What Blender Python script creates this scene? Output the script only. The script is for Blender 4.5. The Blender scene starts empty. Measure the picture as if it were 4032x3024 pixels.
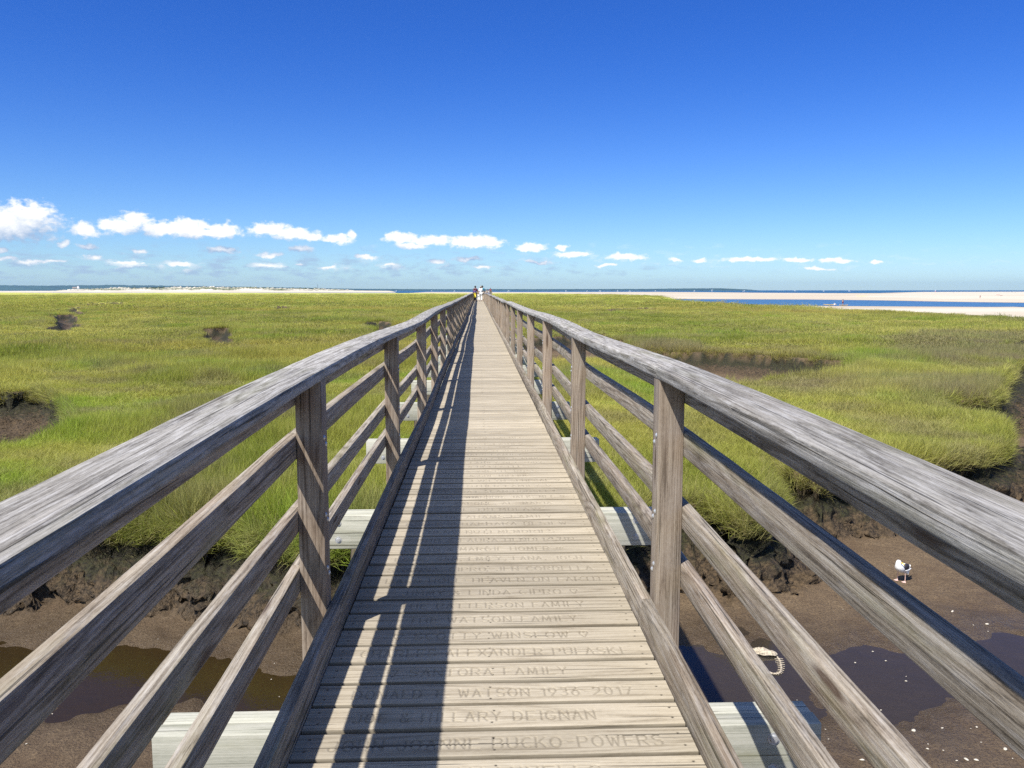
HAZE = 4e-5
import bpy, math, random, time
import numpy as np
from mathutils import Vector, Matrix, Euler
T0 = time.time()
random.seed(7); RNG = np.random.default_rng(7)
R = math.radians
sc = bpy.context.scene
COL = sc.collection

# ------------------------------------------------------------------ camera
FPX = 3261.0; EYE = 1.2; PITCH = R(6.46); YAW = R(2.18)
cam = bpy.data.objects.new('camera', bpy.data.cameras.new('camera')); COL.objects.link(cam)
cam.location = (0, 0, EYE); cam.rotation_euler = (math.pi/2 - PITCH, 0, -YAW)
cam.data.sensor_width = 36.0; cam.data.lens = FPX/4032*36; cam.data.clip_start = .05; cam.data.clip_end = 80000
sc.camera = cam
_f = np.array([math.sin(YAW)*math.cos(PITCH), math.cos(YAW)*math.cos(PITCH), -math.sin(PITCH)])
_r = np.array([math.cos(YAW), -math.sin(YAW), 0.0]); _u = np.cross(_r, _f)
def gp(u, v, z):                      # a place measured in the photograph, on the level plane at height z
    d = _f + _r*(u-2016)/FPX - _u*(v-1512)/FPX
    t = (z-EYE)/d[2]
    return (d[0]*t, d[1]*t)
def gy(u, v, y):
    d = _f + _r*(u-2016)/FPX - _u*(v-1512)/FPX
    t = y/d[1]
    return (d[0]*t, y, EYE+d[2]*t)

# ------------------------------------------------------------------ numpy noise
_P = np.random.default_rng(3).random((256, 256)).astype(np.float64)
def vn(x, y, s=0):
    x = np.asarray(x, float)+s*17.31; y = np.asarray(y, float)+s*7.77
    xi = np.floor(x).astype(np.int64); yi = np.floor(y).astype(np.int64)
    fx = x-xi; fy = y-yi
    fx = fx*fx*fx*(fx*(fx*6-15)+10); fy = fy*fy*fy*(fy*(fy*6-15)+10)
    a = _P[xi & 255, yi & 255]; b = _P[(xi+1) & 255, yi & 255]
    c = _P[xi & 255, (yi+1) & 255]; d = _P[(xi+1) & 255, (yi+1) & 255]
    return (a*(1-fx)+b*fx)*(1-fy)+(c*(1-fx)+d*fx)*fy
def fbm(x, y, o=4, s=0):
    t = 0; a = .5; n = 0
    for i in range(o):
        t = t+a*vn(x*2**i, y*2**i, s+i*3); n += a; a *= .5
    return t/n
def sstep(a, b, x):
    t = np.clip((x-a)/(b-a), 0, 1); return t*t*(3-2*t)

# ------------------------------------------------------------------ mesh helpers
def mk_mesh(name, V, F, mats=(), smooth=True, attrs=None, fm=None):
    me = bpy.data.meshes.new(name)
    V = np.asarray(V, np.float32)
    if isinstance(F, np.ndarray):
        n, k = F.shape
        me.vertices.add(len(V)); me.vertices.foreach_set('co', V.ravel())
        me.loops.add(n*k); me.loops.foreach_set('vertex_index', F.astype(np.int32).ravel())
        me.polygons.add(n); me.polygons.foreach_set('loop_start', np.arange(0, n*k, k, dtype=np.int32))
        me.update(calc_edges=True)
    else:
        me.from_pydata([tuple(map(float, v)) for v in V], [], [tuple(f) for f in F]); me.update()
    for m in (mats if isinstance(mats, (list, tuple)) else [mats]): me.materials.append(m)
    if attrs:
        for k_, (ty, arr) in attrs.items():
            a = me.attributes.new(k_, ty, 'POINT')
            a.data.foreach_set('vector' if ty == 'FLOAT_VECTOR' else 'value', np.asarray(arr, np.float32).ravel())
    if smooth: me.polygons.foreach_set('use_smooth', np.ones(len(me.polygons), bool))
    if fm is not None: me.polygons.foreach_set('material_index', np.asarray(fm, np.int32))
    return me
def link(name, me, parent=None, loc=None):
    o = bpy.data.objects.new(name, me); COL.objects.link(o)
    if parent is not None: o.parent = parent
    if loc is not None: o.location = loc
    return o
def empty(name, loc=(0, 0, 0), rz=0):
    o = bpy.data.objects.new(name, None); COL.objects.link(o); o.location = loc; o.rotation_euler = (0, 0, rz)
    o.empty_display_size = .1; return o
def tag(o, label=None, cat=None, group=None, kind=None):
    if label: o['label'] = label
    if cat: o['category'] = cat
    if group: o['group'] = group
    if kind: o['kind'] = kind
    return o

class MB:                              # collects many pieces into one mesh, with grain coordinates
    def __init__(s): s.V = []; s.F = []; s.G = []; s.T = []; s.n = 0
    def add(s, V, F, G=None, t=None):
        V = np.asarray(V, float); s.V.append(V)
        s.F += [tuple(i+s.n for i in f) for f in F]
        s.G.append(np.asarray(G, float) if G is not None else V*1.0)
        s.T.append(np.full(len(V), random.random() if t is None else t)); s.n += len(V)
    def build(s, name, mats, parent=None, smooth=True, sharp=None):
        me = mk_mesh(name, np.concatenate(s.V), s.F, mats, smooth,
                     {'gv': ('FLOAT_VECTOR', np.concatenate(s.G)), 'tint': ('FLOAT', np.concatenate(s.T))})
        if smooth: me.set_sharp_from_angle(angle=R(sharp or 40))
        return link(name, me, parent)

def section(w, h, r, m=1):             # rounded rectangle, counter-clockwise, m extra points on each flat side
    pts = []
    cs = [(w/2-r, h/2-r, 0), (-w/2+r, h/2-r, 90), (-w/2+r, -h/2+r, 180), (w/2-r, -h/2+r, 270)]
    for i, (cx, cy, a0) in enumerate(cs):
        arc = [(cx+r*math.cos(R(a0+a)), cy+r*math.sin(R(a0+a))) for a in (0, 45, 90)]
        pts += arc
        nx = cs[(i+1) % 4]; st = (nx[0]+r*math.cos(R(nx[2])), nx[1]+r*math.sin(R(nx[2])))
        for j in range(1, m+1):
            t = j/(m+1); pts.append((arc[-1][0]*(1-t)+st[0]*t, arc[-1][1]*(1-t)+st[1]*t))
    return np.array(pts)
def plank(mb, path, w, h, r=.004, side=None, wear=0.0, m=1, tint=None):
    """sweep a timber along path; w runs along 'side' (horizontal across), h along the other axis"""
    path = np.asarray(path, float); n = len(path)
    S = section(w, h, r, m); k = len(S)
    tan = np.gradient(path, axis=0); tan /= np.linalg.norm(tan, axis=1)[:, None]
    if side is None:
        sd = np.cross(tan, np.array([0, 0, 1.0]))
    else:
        sd = np.tile(np.asarray(side, float), (n, 1))
    sd /= np.linalg.norm(sd, axis=1)[:, None]; up = np.cross(sd, tan)
    L = np.concatenate([[0], np.cumsum(np.linalg.norm(np.diff(path, axis=0), axis=1))])
    off = RNG.random(3)*np.array([40, 9, 9])
    V = path[:, None, :]+sd[:, None, :]*S[None, :, 0, None]+up[:, None, :]*S[None, :, 1, None]
    G = np.zeros((n, k, 3)); G[..., 0] = L[:, None]; G[..., 1] = S[None, :, 0]; G[..., 2] = S[None, :, 1]
    G += off
    if wear > 0:
        ang = np.arctan2(S[:, 1], S[:, 0])[None, :]*2
        d = (fbm(L[:, None]*5+off[0], ang+off[1], 4)-.5)*2*wear
        cen = V-path[:, None, :]; ln = np.linalg.norm(cen, axis=2)[..., None]
        V = V+cen/ln*d[..., None]
    F = []
    for i in range(n-1):
        for j in range(k):
            a = i*k+j; b = i*k+(j+1) % k
            F.append((a, b, b+k, a+k))
    V = V.reshape(-1, 3); G = G.reshape(-1, 3)
    F.append(tuple(range(k))[::-1]); F.append(tuple(range((n-1)*k, n*k)))
    mb.add(V, F, G, tint)

# ------------------------------------------------------------------ material helpers
def new_mat(name):
    m = bpy.data.materials.new(name); m.use_nodes = True
    nt = m.node_tree; nt.nodes.clear()
    out = nt.nodes.new('ShaderNodeOutputMaterial'); return m, nt, out
class N:
    def __init__(s, nt): s.nt = nt
    def __call__(s, ty, ins=None, **kw):
        n = s.nt.nodes.new('ShaderNode'+ty)
        for k, v in kw.items(): setattr(n, k, v)
        if ins:
            for k, v in ins.items():
                if isinstance(v, bpy.types.NodeSocket): s.nt.links.new(v, n.inputs[k])
                else: n.inputs[k].default_value = v
        return n
    def math(s, op, a, b=0.0, c=None, clamp=False):
        n = s.nt.nodes.new('ShaderNodeMath'); n.operation = op; n.use_clamp = clamp
        for i, v in enumerate((a, b) if c is None else (a, b, c)):
            if isinstance(v, bpy.types.NodeSocket): s.nt.links.new(v, n.inputs[i])
            else: n.inputs[i].default_value = v
        return n.outputs[0]
    def vm(s, op, a, b=(0, 0, 0)):
        n = s.nt.nodes.new('ShaderNodeVectorMath'); n.operation = op
        for i, v in enumerate((a, b)):
            if isinstance(v, bpy.types.NodeSocket): s.nt.links.new(v, n.inputs[i])
            else: n.inputs[i].default_value = v
        return n.outputs['Value' if op in ('LENGTH', 'DOT_PRODUCT', 'DISTANCE') else 0]
    def mix(s, f, a, b, bt='MIX'):
        n = s.nt.nodes.new('ShaderNodeMix'); n.data_type = 'RGBA'; n.blend_type = bt
        for k, v in ((0, f), (6, a), (7, b)):
            if isinstance(v, bpy.types.NodeSocket): s.nt.links.new(v, n.inputs[k])
            else: n.inputs[k].default_value = v if k == 0 else (tuple(v)+(1,))[:4]
        return n.outputs[2]
    def rng(s, v, a, b, c=0.0, d=1.0, smooth=False):
        n = s('MapRange', {0: v, 1: a, 2: b, 3: c, 4: d}); n.clamp = True
        if smooth: n.interpolation_type = 'SMOOTHSTEP'
        return n.outputs[0]
    def noise(s, vec, scale, detail=4, rough=.55, dist=0.0):
        return s('TexNoise', {'Vector': vec, 'Scale': scale, 'Detail': detail, 'Roughness': rough, 'Distortion': dist}).outputs[0]

def simple(name, col, rough=.6, var=.12, scale=8, bump=0.0, spec=.5, metallic=0.0):
    m, nt, out = new_mat(name); n = N(nt)
    tc = n('TexCoord').outputs['Object']
    v = n.noise(tc, scale, 5)
    c = n.mix(n.rng(v, .3, .7), tuple(x*(1-var) for x in col), tuple(min(1, x*(1+var)) for x in col))
    b = n('BsdfPrincipled', {'Base Color': c, 'Roughness': rough, 'Specular IOR Level': spec, 'Metallic': metallic})
    if bump: nt.links.new(n('Bump', {'Strength': 1, 'Distance': bump, 'Height': v}).outputs[0], b.inputs['Normal'])
    nt.links.new(b.outputs[0], out.inputs[0]); return m

def wood(name, lo, mid, hi, streak=.0, algae=.0, knots=.5, ring=8, bump=.0012, carved=False, brown=(.2, .14, .09), warm=.3):
    m, nt, out = new_mat(name); n = N(nt)
    g = n('Attribute', attribute_name='gv').outputs['Vector']
    tint = n('Attribute', attribute_name='tint').outputs['Fac']
    wob = n('TexNoise', {'Vector': n.vm('MULTIPLY', g, (2.5, 7, 7)), 'Scale': 1.0, 'Detail': 2.0}).outputs['Color']
    gw = n.vm('ADD', g, n.vm('MULTIPLY', n.vm('SUBTRACT', wob, (.5, .5, .5)), (0, .010, .010)))
    kn = n('TexVoronoi', {'Vector': n.vm('MULTIPLY', g, (1.3, 8, 8)), 'Scale': 1.0, 'Randomness': 1.0})
    kd = n.math('DIVIDE', .3*knots, n.math('ADD', kn.outputs['Distance'], .10))
    low = n.noise(n.vm('MULTIPLY', gw, (.5, 8, 8)), 1.0, 1, .3)
    rings = n.math('PINGPONG', n.math('ADD', n.math('MULTIPLY', low, ring*2.2), n.math('MULTIPLY', kd, 2)), .5)
    rings = n.math('POWER', n.math('MULTIPLY', rings, 2), .6)
    fine = n.noise(n.vm('MULTIPLY', gw, (2.6, 260, 260)), 1.0, 5, .65)
    med = n.noise(n.vm('MULTIPLY', gw, (1.3, 110, 110)), 1.0, 3, .55, .2)
    blot = n.noise(n.vm('MULTIPLY', g, (7, 22, 22)), 1.0, 5, .65)
    v = n.math('ADD', n.math('MULTIPLY', rings, .17), n.math('ADD', n.math('MULTIPLY', fine, .62), n.math('MULTIPLY', med, .46)))
    v = n.math('ADD', v, n.math('MULTIPLY', n.math('SUBTRACT', blot, .5), .20))
    v = n.math('ADD', v, n.math('MULTIPLY', n.math('SUBTRACT', n.noise(n.vm('MULTIPLY', g, (60, 260, 260)), 1.0, 3, .7), .5), .30))
    r = n('ValToRGB', {0: v}); e = r.color_ramp.elements
    e[0].position = .48; e[0].color = lo+(1,); e[1].position = .84; e[1].color = hi+(1,)
    x = e.new(.64); x.color = mid+(1,)
    c = r.outputs[0]
    c = n.mix(n.math('MULTIPLY', n.rng(n.noise(n.vm('MULTIPLY', g, (.9, 7, 7)), 1.0, 3), .45, .7), warm), c, n.mix(v, (0, 0, 0), tuple(min(1, q*1.6) for q in brown)))
    if streak:
        st = n.noise(n.vm('MULTIPLY', gw, (6, 120, 120)), 1.0, 5, .7)
        st2 = n.noise(n.vm('MULTIPLY', g, (7, 60, 60)), 1.0, 5, .72)
        f = n.math('MULTIPLY', n.rng(n.math('ADD', n.math('MULTIPLY', st, .5), n.math('MULTIPLY', st2, .6)), .54, .68), streak)
        c = n.mix(f, c, (.60, .58, .55))
        dk = n.rng(n.math('ADD', n.math('MULTIPLY', n.noise(n.vm('MULTIPLY', gw, (26, 130, 130)), 1.0, 4, .7), .6), n.math('MULTIPLY', n.noise(n.vm('MULTIPLY', g, (2, 9, 9)), 1.0, 3), .4)), .55, .66)
        c = n.mix(n.math('MULTIPLY', dk, .7*streak), c, (.10, .095, .095))
    cr = n.rng(n.noise(n.vm('MULTIPLY', gw, (1.1, 90, 90)), 1.0, 2, .4), .67, .70)
    c = n.mix(n.math('MULTIPLY', cr, .7), c, (.045, .04, .03))
    kc = n.rng(kn.outputs['Distance'], .12, .06)
    kc = n.math('MULTIPLY', kc, 1.0 if knots > .3 else 0.0)
    c = n.mix(n.math('MULTIPLY', kc, .8), c, (.07, .04, .025))
    if algae:
        al = n.noise(n.vm('MULTIPLY', g, (1.6, 14, 14)), 1.0, 4, .6)
        c = n.mix(n.math('MULTIPLY', n.rng(al, .52, .72), algae), c, (.19, .19, .06))
    tt = n.rng(tint, 0, 1, .80, 1.14)
    tv = n('CombineXYZ', {0: tt, 1: tt, 2: tt}).outputs[0]
    c = n.mix(1.0, c, tv, 'MULTIPLY')
    hgt = n.math('SUBTRACT', n.math('ADD', n.math('MULTIPLY', v, 1), n.math('MULTIPLY', fine, .5)), n.math('MULTIPLY', cr, 1.5))
    if carved:
        gr = n('Attribute', attribute_name='groove').outputs['Fac']
        c = n.mix(n.math('MULTIPLY', gr, .38, clamp=True), c, (.045, .036, .022))
        nl = n('Attribute', attribute_name='nail').outputs['Fac']
        c = n.mix(nl, c, (.03, .025, .02))
    b = n('BsdfPrincipled', {'Base Color': c, 'Roughness': .82, 'Specular IOR Level': .25})
    nt.links.new(n('Bump', {'Strength': .9, 'Distance': bump, 'Height': hgt}).outputs[0], b.inputs['Normal'])
    nt.links.new(b.outputs[0], out.inputs[0]); return m

M_CAP = wood('weathered_cap_wood', (.12, .108, .09), (.29, .272, .238), (.45, .425, .38), streak=.6, algae=.25, ring=7, bump=.002, warm=.2)
M_RAIL = wood('weathered_rail_wood', (.10, .082, .06), (.265, .225, .172), (.43, .385, .31), streak=.3, algae=.35, knots=.55, ring=8, bump=.0016, brown=(.24, .17, .12), warm=.45)
M_POST = wood('tan_post_wood', (.15, .115, .085), (.31, .25, .19), (.44, .375, .30), algae=.06, knots=.4, ring=9, bump=.0012, brown=(.30, .21, .145), warm=.5)
M_DECK = wood('deck_board_wood', (.25, .21, .15), (.385, .335, .25), (.47, .415, .32), algae=.0, knots=.3, ring=6, bump=.0006, carved=True, warm=.1, brown=(.3, .27, .2))
M_BEAM = wood('pale_beam_wood', (.33, .33, .265), (.46, .455, .375), (.57, .555, .47), algae=.35, knots=.2, ring=4, bump=.0006, warm=.0)
M_PILE = wood('dark_pile_wood', (.06, .05, .035), (.12, .10, .07), (.2, .17, .12), algae=.5)
M_BOLT = simple('galvanised_bolt', (.55, .56, .56), .45, metallic=.5)

# ------------------------------------------------------------------ the boardwalk
SP = 2.65; Y0 = 2.83; YEND = 186.0
KMIN = -2; KMAX = int((YEND-Y0)/SP)
_zo = {}; _r2 = random.Random(11)
def xo(y): return -.0026*max(0.0, y-7)
def zo(y):
    if y < 22: return 0.0
    return (math.sin(y*.11+.6)*.02+math.sin(y*.053)*.03)*min(1, (y-22)/30)+.1*max(0, (y-110)/76)
def station(side, k):
    key = (side, k)
    if key not in _zo:
        a = .004 if k < 1 else (.010 if k < 6 else .016)
        _zo[key] = (_r2.uniform(-a, a), _r2.uniform(-a, a)*1.1)
    dx, dz = _zo[key]
    near = {0: 0, -1: -.05, -2: -.09, -3: -.12}.get(k, 0)
    return dx, dz+near
def cr(p0, p1, p2, p3, t):
    return .5*((2*p1)+(-p0+p2)*t+(2*p0-5*p1+4*p2-p3)*t*t+(-p0+3*p1-3*p2+p3)*t**3)
def rail_path(side, k0, k1, X, z, zs=1.0, sag=0.0, seed=0):
    """timber running from post k0 to post k1 at lateral position X and height z, following the posts"""
    pts = []; r = random.Random(f'{side}{k0}{round(z*1000)}{seed}')
    for k in range(k0, k1):
        near = k < 6; n = 18 if near else (8 if k < 14 else 3)
        bend = r.uniform(-1, 1)*sag; bx = r.uniform(-1, 1)*sag*.6
        for i in range(n+(1 if k == k1-1 else 0)):
            t = i/n; y = Y0+SP*(k+t)
            q = [station(side, k+j) for j in (-1, 0, 1, 2)]
            dx = cr(q[0][0], q[1][0], q[2][0], q[3][0], t); dz = cr(q[0][1], q[1][1], q[2][1], q[3][1], t)
            s = math.sin(math.pi*t)
            pts.append((X+xo(y)+dx+bx*s, y, z+zo(y)+dz*zs+bend*s))
    pts[0] = (pts[0][0], pts[0][1]+.0015, pts[0][2]); pts[-1] = (pts[-1][0], pts[-1][1]-.0015, pts[-1][2])
    return pts
LIN, RIN = -.497, .571                 # inner faces of the toe boards
SIDES = {'L': (-1, LIN), 'R': (1, RIN)}
bw = empty('boardwalk', (0, 0, 0))
tag(bw, 'long straight weathered wooden boardwalk with post and rail sides crossing the marsh', 'boardwalk')

posts_rest = MB(); rails_rest = MB()
for sname, (s, xin) in SIDES.items():
    post_x = xin+s*(.039+.0445)
    rail_x = xin+s*(.039+.089+.0195)
    cap_x = xin+s*(.037+.0715)
    # posts
    for k in range(KMIN, KMAX+1):
        y = Y0+SP*k; dx, dz = station(sname, k)
        y += _r2.uniform(-.02, .02) if k > 0 else 0
        x = post_x+xo(y)+dx
        pth = [(x, y, zz) for zz in np.linspace(-.5+zo(y), .8955+zo(y)+dz, 10 if k < 8 else 3)]
        mb = MB() if k < KMIN+50 else posts_rest
        plank(mb, pth, .089, .089, .004, side=(1, 0, 0), wear=.0006 if k < 8 else 0)
        if k < KMIN+50:
            po = mb.build('post', M_POST, bw)
            if -1 <= k <= 4:
                for (zz, yy) in ((.70, -.018), (.672, .012), (.43, -.018), (.405, .012), (.24, -.015), (.212, .012)):
                    bb = MB(); c = np.array([x-s*.0447, y+yy, zz+zo(y)+dz]); nr = 8
                    vv = [c+np.array([-s*.006, 0, 0])]; ff = []
                    for ring, (rr, hh) in enumerate(((.005, .0045), (.009, .0))):
                        for i in range(nr): vv.append(c+np.array([-s*hh, rr*math.cos(i*math.tau/nr), rr*math.sin(i*math.tau/nr)]))
                    for i in range(nr):
                        j = (i+1) % nr; ff.append((0, 1+i, 1+j)); ff.append((1+i, 1+nr+i, 1+nr+j, 1+j))
                    bb.add(vv, ff); bb.build('bolt', M_BOLT, po)
    # joints every second post; the right hand side is staggered like the left
    ks = list(range(KMIN, KMAX+1, 2)); ks = ks if ks[-1] == KMAX else ks+[KMAX]
    for a, b in zip(ks[:-1], ks[1:]):
        near = a < 5
        mb = MB(); plank(mb, rail_path(sname, a, b, cap_x, .935-.0195, sag=.006), .146, .039, .007, wear=.0022 if near else 0, m=2 if near else 1)
        mb.build('handrail_cap', M_CAP, bw)
        mb = MB(); plank(mb, rail_path(sname, a, b, xin+s*.019, .035, zs=.4, sag=.005), .038, .14, .005, wear=.001 if near else 0)
        mb.build('toe_board', M_RAIL, bw)
        for (z0, z1) in ((.812, .8953), (.628, .712), (.372, .452), (.162, .246)):
            mb = MB() if a < KMIN+24 else rails_rest
            plank(mb, rail_path(sname, a, b, rail_x, (z0+z1)/2, sag=.0 if z0 > .8 else .007), .038, z1-z0, .005, wear=.0012 if near else 0)
            if a < KMIN+24: mb.build('side_rail', M_RAIL, bw)
tag(posts_rest.build('posts', M_POST, bw), kind='stuff')
tag(rails_rest.build('side_rails', M_RAIL, bw), kind='stuff')
# joists, beams, piles
for x in (-.44, .03, .5):
    mb = MB()
    plank(mb, [(x+xo(y), y, -.038-.093+zo(y)-.003) for y in np.arange(-4, YEND, 2.0)], .038, .184, .004); mb.build('joist', M_RAIL, bw)
for k in range(KMIN, KMAX+1):
    y = Y0+SP*k-.165
    if k == 0: y = 2.665
    x0, x1 = -1.08+xo(y)+random.uniform(-.02, .02), 1.15+xo(y)+random.uniform(-.02, .02)
    z = -.24+zo(y)-.11
    mb = MB()
    for j, yy in enumerate((y-.0415, y+.0415)):
        plank(mb, [(xx, yy, z-.003*j) for xx in np.linspace(x0+.004*j, x1-.003*j, 8)], .0805, .22, .004, side=None, wear=.0006 if k < 6 else 0)
    cb = mb.build('cross_beam', M_BEAM, bw)
    if k < 8:
        for xx in (x0+.16, x1-.16):
            for zz in (-.05, .06):
                V, F = [], []; c = (xx, y-.0825, z+zz)
                for q, (rr_, dy) in enumerate(((.0, -.008), (.012, -.007), (.013, 0), (.022, -.001), (.022, .003))):
                    V += [(c[0]+rr_*math.cos(i*math.tau/10), c[1]+dy, c[2]+rr_*math.sin(i*math.tau/10)) for i in range(10)]
                for q in range(4): F += [(q*10+i, q*10+(i+1) % 10, q*10+10+(i+1) % 10, q*10+10+i) for i in range(10)]
                bm_ = MB(); bm_.add(V, F); bm_.build('bolt', M_BOLT, cb)
    if k < 18:
        for xx in (-.75, .85):
            pm = MB(); plank(pm, [(xx+xo(y), y, zz) for zz in np.linspace(-4.2, -.463+zo(y), 8)], .2, .2, .05, side=(1, 0, 0), wear=.003)
            pm.build('pile', M_PILE, bw)

# carved lettering: a single stroke router alphabet, 4 wide and 6 high
def arc(cx, cy, rx, ry, a0, a1, n=8):
    return [(cx+rx*math.cos(R(a0+(a1-a0)*i/n)), cy+ry*math.sin(R(a0+(a1-a0)*i/n))) for i in range(n+1)]
FONT = {
 'A': [[(0, 0), (2, 6), (4, 0)], [(.8, 2.2), (3.2, 2.2)]],
 'B': [[(0, 0), (0, 6), (2.4, 6)]+arc(2.4, 4.6, 1.4, 1.4, 90, -90)[1:]+[(0, 3.2)], arc(2.4, 1.6, 1.6, 1.6, 90, -90)+[(0, 0)]],
 'C': [arc(2.2, 3, 2.2, 3, 50, 310, 12)], 'D': [[(0, 0), (0, 6), (1.6, 6)]+arc(1.6, 3, 2.4, 3, 90, -90, 10)[1:]+[(0, 0)]],
 'E': [[(3.6, 6), (0, 6), (0, 0), (3.6, 0)], [(0, 3.1), (2.8, 3.1)]], 'F': [[(3.6, 6), (0, 6), (0, 0)], [(0, 3.1), (2.8, 3.1)]],
 'G': [arc(2.2, 3, 2.2, 3, 50, 345, 12)+[(4.2, 2.7), (2.6, 2.7)]], 'H': [[(0, 0), (0, 6)], [(4, 0), (4, 6)], [(0, 3), (4, 3)]],
 'I': [[(1, 0), (1, 6)]], 'J': [[(3.4, 6), (3.4, 1.6)]+arc(1.8, 1.6, 1.6, 1.6, 0, -170)[1:]],
 'K': [[(0, 0), (0, 6)], [(3.8, 6), (0, 2.4)], [(1.3, 3.6), (4, 0)]], 'L': [[(0, 6), (0, 0), (3.4, 0)]],
 'M': [[(0, 0), (.4, 6), (2.2, 1.2), (4, 6), (4.4, 0)]], 'N': [[(0, 0), (0, 6), (4, 0), (4, 6)]],
 'O': [arc(2.2, 3, 2.2, 3, 0, 360, 16)], 'P': [[(0, 0), (0, 6), (2.4, 6)]+arc(2.4, 4.4, 1.5, 1.6, 90, -90)[1:]+[(0, 2.8)]],
 'Q': [arc(2.2, 3, 2.2, 3, 0, 360, 16), [(2.6, 1.4), (4.4, -.3)]],
 'R': [[(0, 0), (0, 6), (2.4, 6)]+arc(2.4, 4.5, 1.5, 1.5, 90, -90)[1:]+[(0, 3)], [(1.8, 3), (4, 0)]],
 'S': [arc(2, 4.5, 1.8, 1.5, 30, 270, 9)+arc(2, 1.5, 1.9, 1.5, 90, -150, 9)[1:]],
 'T': [[(0, 6), (4, 6)], [(2, 6), (2, 0)]], 'U': [[(0, 6), (0, 2)]+arc(2, 2, 2, 2, 180, 360)[1:]+[(4, 6)]],
 'V': [[(0, 6), (2, 0), (4, 6)]], 'W': [[(0, 6), (1.2, 0), (2.5, 5), (3.8, 0), (5, 6)]],
 'X': [[(0, 0), (4, 6)], [(0, 6), (4, 0)]], 'Y': [[(0, 6), (2, 3), (4, 6)], [(2, 3), (2, 0)]], 'Z': [[(0, 6), (4, 6), (0, 0), (4, 0)]],
 '&': [[(4, 0), (.9, 4.4)]+arc(1.9, 4.9, 1.1, 1.1, 200, -30)[1:]+[(.6, 2.4)]+arc(1.7, 1.4, 1.5, 1.4, 150, 330)[1:]+[(4, 2.8)]],
 '-': [[(.8, 3), (3, 3)]], '.': [[(1, 0), (1.2, .2)]], ',': [[(1.2, .6), (.6, -.8)]], '=': [[(.4, 3.8), (3.4, 3.8)], [(.4, 2.2), (3.4, 2.2)]],
 '0': [arc(2, 3, 1.8, 3, 0, 360, 14)], '1': [[(.8, 4.8), (2, 6), (2, 0)]],
 '2': [arc(2, 4.3, 1.8, 1.7, 160, -40)+[(0, 0), (4, 0)]], '3': [arc(1.9, 4.5, 1.6, 1.5, 140, -90)+arc(1.9, 1.5, 1.8, 1.5, 90, -140)[1:]],
 '6': [arc(2, 1.9, 1.8, 1.9, 0, 360, 12), [(.3, 2.4), (2.8, 6)]], '7': [[(0, 6), (4, 6), (1.4, 0)]],
 '9': [arc(2, 4.1, 1.8, 1.9, 0, 360, 12), [(3.7, 3.6), (1.4, 0)]],
 '<': [[(2.2, 0), (.1, 3.6)]+arc(1.2, 4.6, 1.1, 1.3, 200, 0)[1:]+arc(3.3, 4.6, 1.1, 1.3, 180, -20)[1:]+[(2.2, 0)]],
 '8': [arc(1.3, 3, 1.2, 1.2, 0, 360, 10), arc(3.7, 3, 1.2, 1.2, 0, 360, 10)],
}
WORDS = [('BRYAN WIVELLS', -.2, .30), ('JOHN JOANNE BUCKO-POWERS', -.405, .483), ('JOE & HILLARY DEIGNAN', -.364, .321), ('DONALD T. WATSON 1936-2017', -.383, .453),
 ('< SANTORA FAMILY', -.295, .27), ('CHARLES ALEXANDER PULASKI', -.398, .469), ('< SCOTTY WINSLOW <', -.306, .374), ('THE WATSON FAMILY', -.266, .35),
 ('THE PATTERSON FAMILY', -.309, .392), ('JIMMY & LINDA CIPRO <', -.318, .386), ('BASS HOLE=HEAVEN ON EARTH', -.393, .495), ('SHANNA-CIPRO-JEN CORDELLA', -.4, .481),
 ('LOVE, SAM, EMILY, LANA, JOSH', -.383, .454), ('BRIAN & MARGIE HOMER 8', -.354, .384), ('< BOB & LAURA HENDERSON', -.373, .449), ('BENVENUTI MEMORIES', -.26, .366),
 ('ERNIE 8 BARBARA DESIEW', -.381, .441), ('< THE ADAMS FAMILY', -.3, .378), ('< THE TREMBLAYS', -.258, .35), ('LIZZY, CAPONE, AL, MARIA', -.36, .40),
 ('CAL, JOEY, SHANNON, JACK, MEG <', -.405, .49), ('HAPPY BOAT SEAN HOOSLEY', -.376, .451), ('< KLINE OTHER FAMILY <', -.36, .434), ('ROLAND & EVELYN SENECAL <', -.372, .5),
 ('< GENE & SUE MILLER', -.3, .3), ('GORDON & YVETTE ROSS', -.363, .37), ('BEN & BETTY LEE', -.22, .28), ('THE VINS FAMILY OCT 2007', -.36, .43),
 ('JACK & BETTY NG & ANNO', -.31, .43), ('< DEMARS FAMILY', -.28, .3), ('KATHLEEN & STEVE DUNN', -.37, .42), ('< SAM & MAY', -.25, .3), ('THE CHASE FAMILY', -.3, .33), ('', 0, 0), ('JIM & ANNA PALMER', -.3, .35)]
def strokes(text, x0, x1, yb, h):
    wds = []; x = 0; segs = []
    for ch in text:
        if ch == ' ': x += 4.0; continue
        gl = FONT.get(ch, []); wd = max([p[0] for st in gl for p in st], default=3)
        for st in gl:
            for a, b in zip(st[:-1], st[1:]): segs.append((a[0]+x, a[1], b[0]+x, b[1]))
        x += wd+2.2
    if not segs: return np.zeros((0, 4))
    s = np.array(segs); k = (x1-x0)/(x-2.2)
    return np.stack([x0+s[:, 0]*k, yb+s[:, 1]*h/6, x0+s[:, 2]*k, yb+s[:, 3]*h/6], 1)
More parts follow.
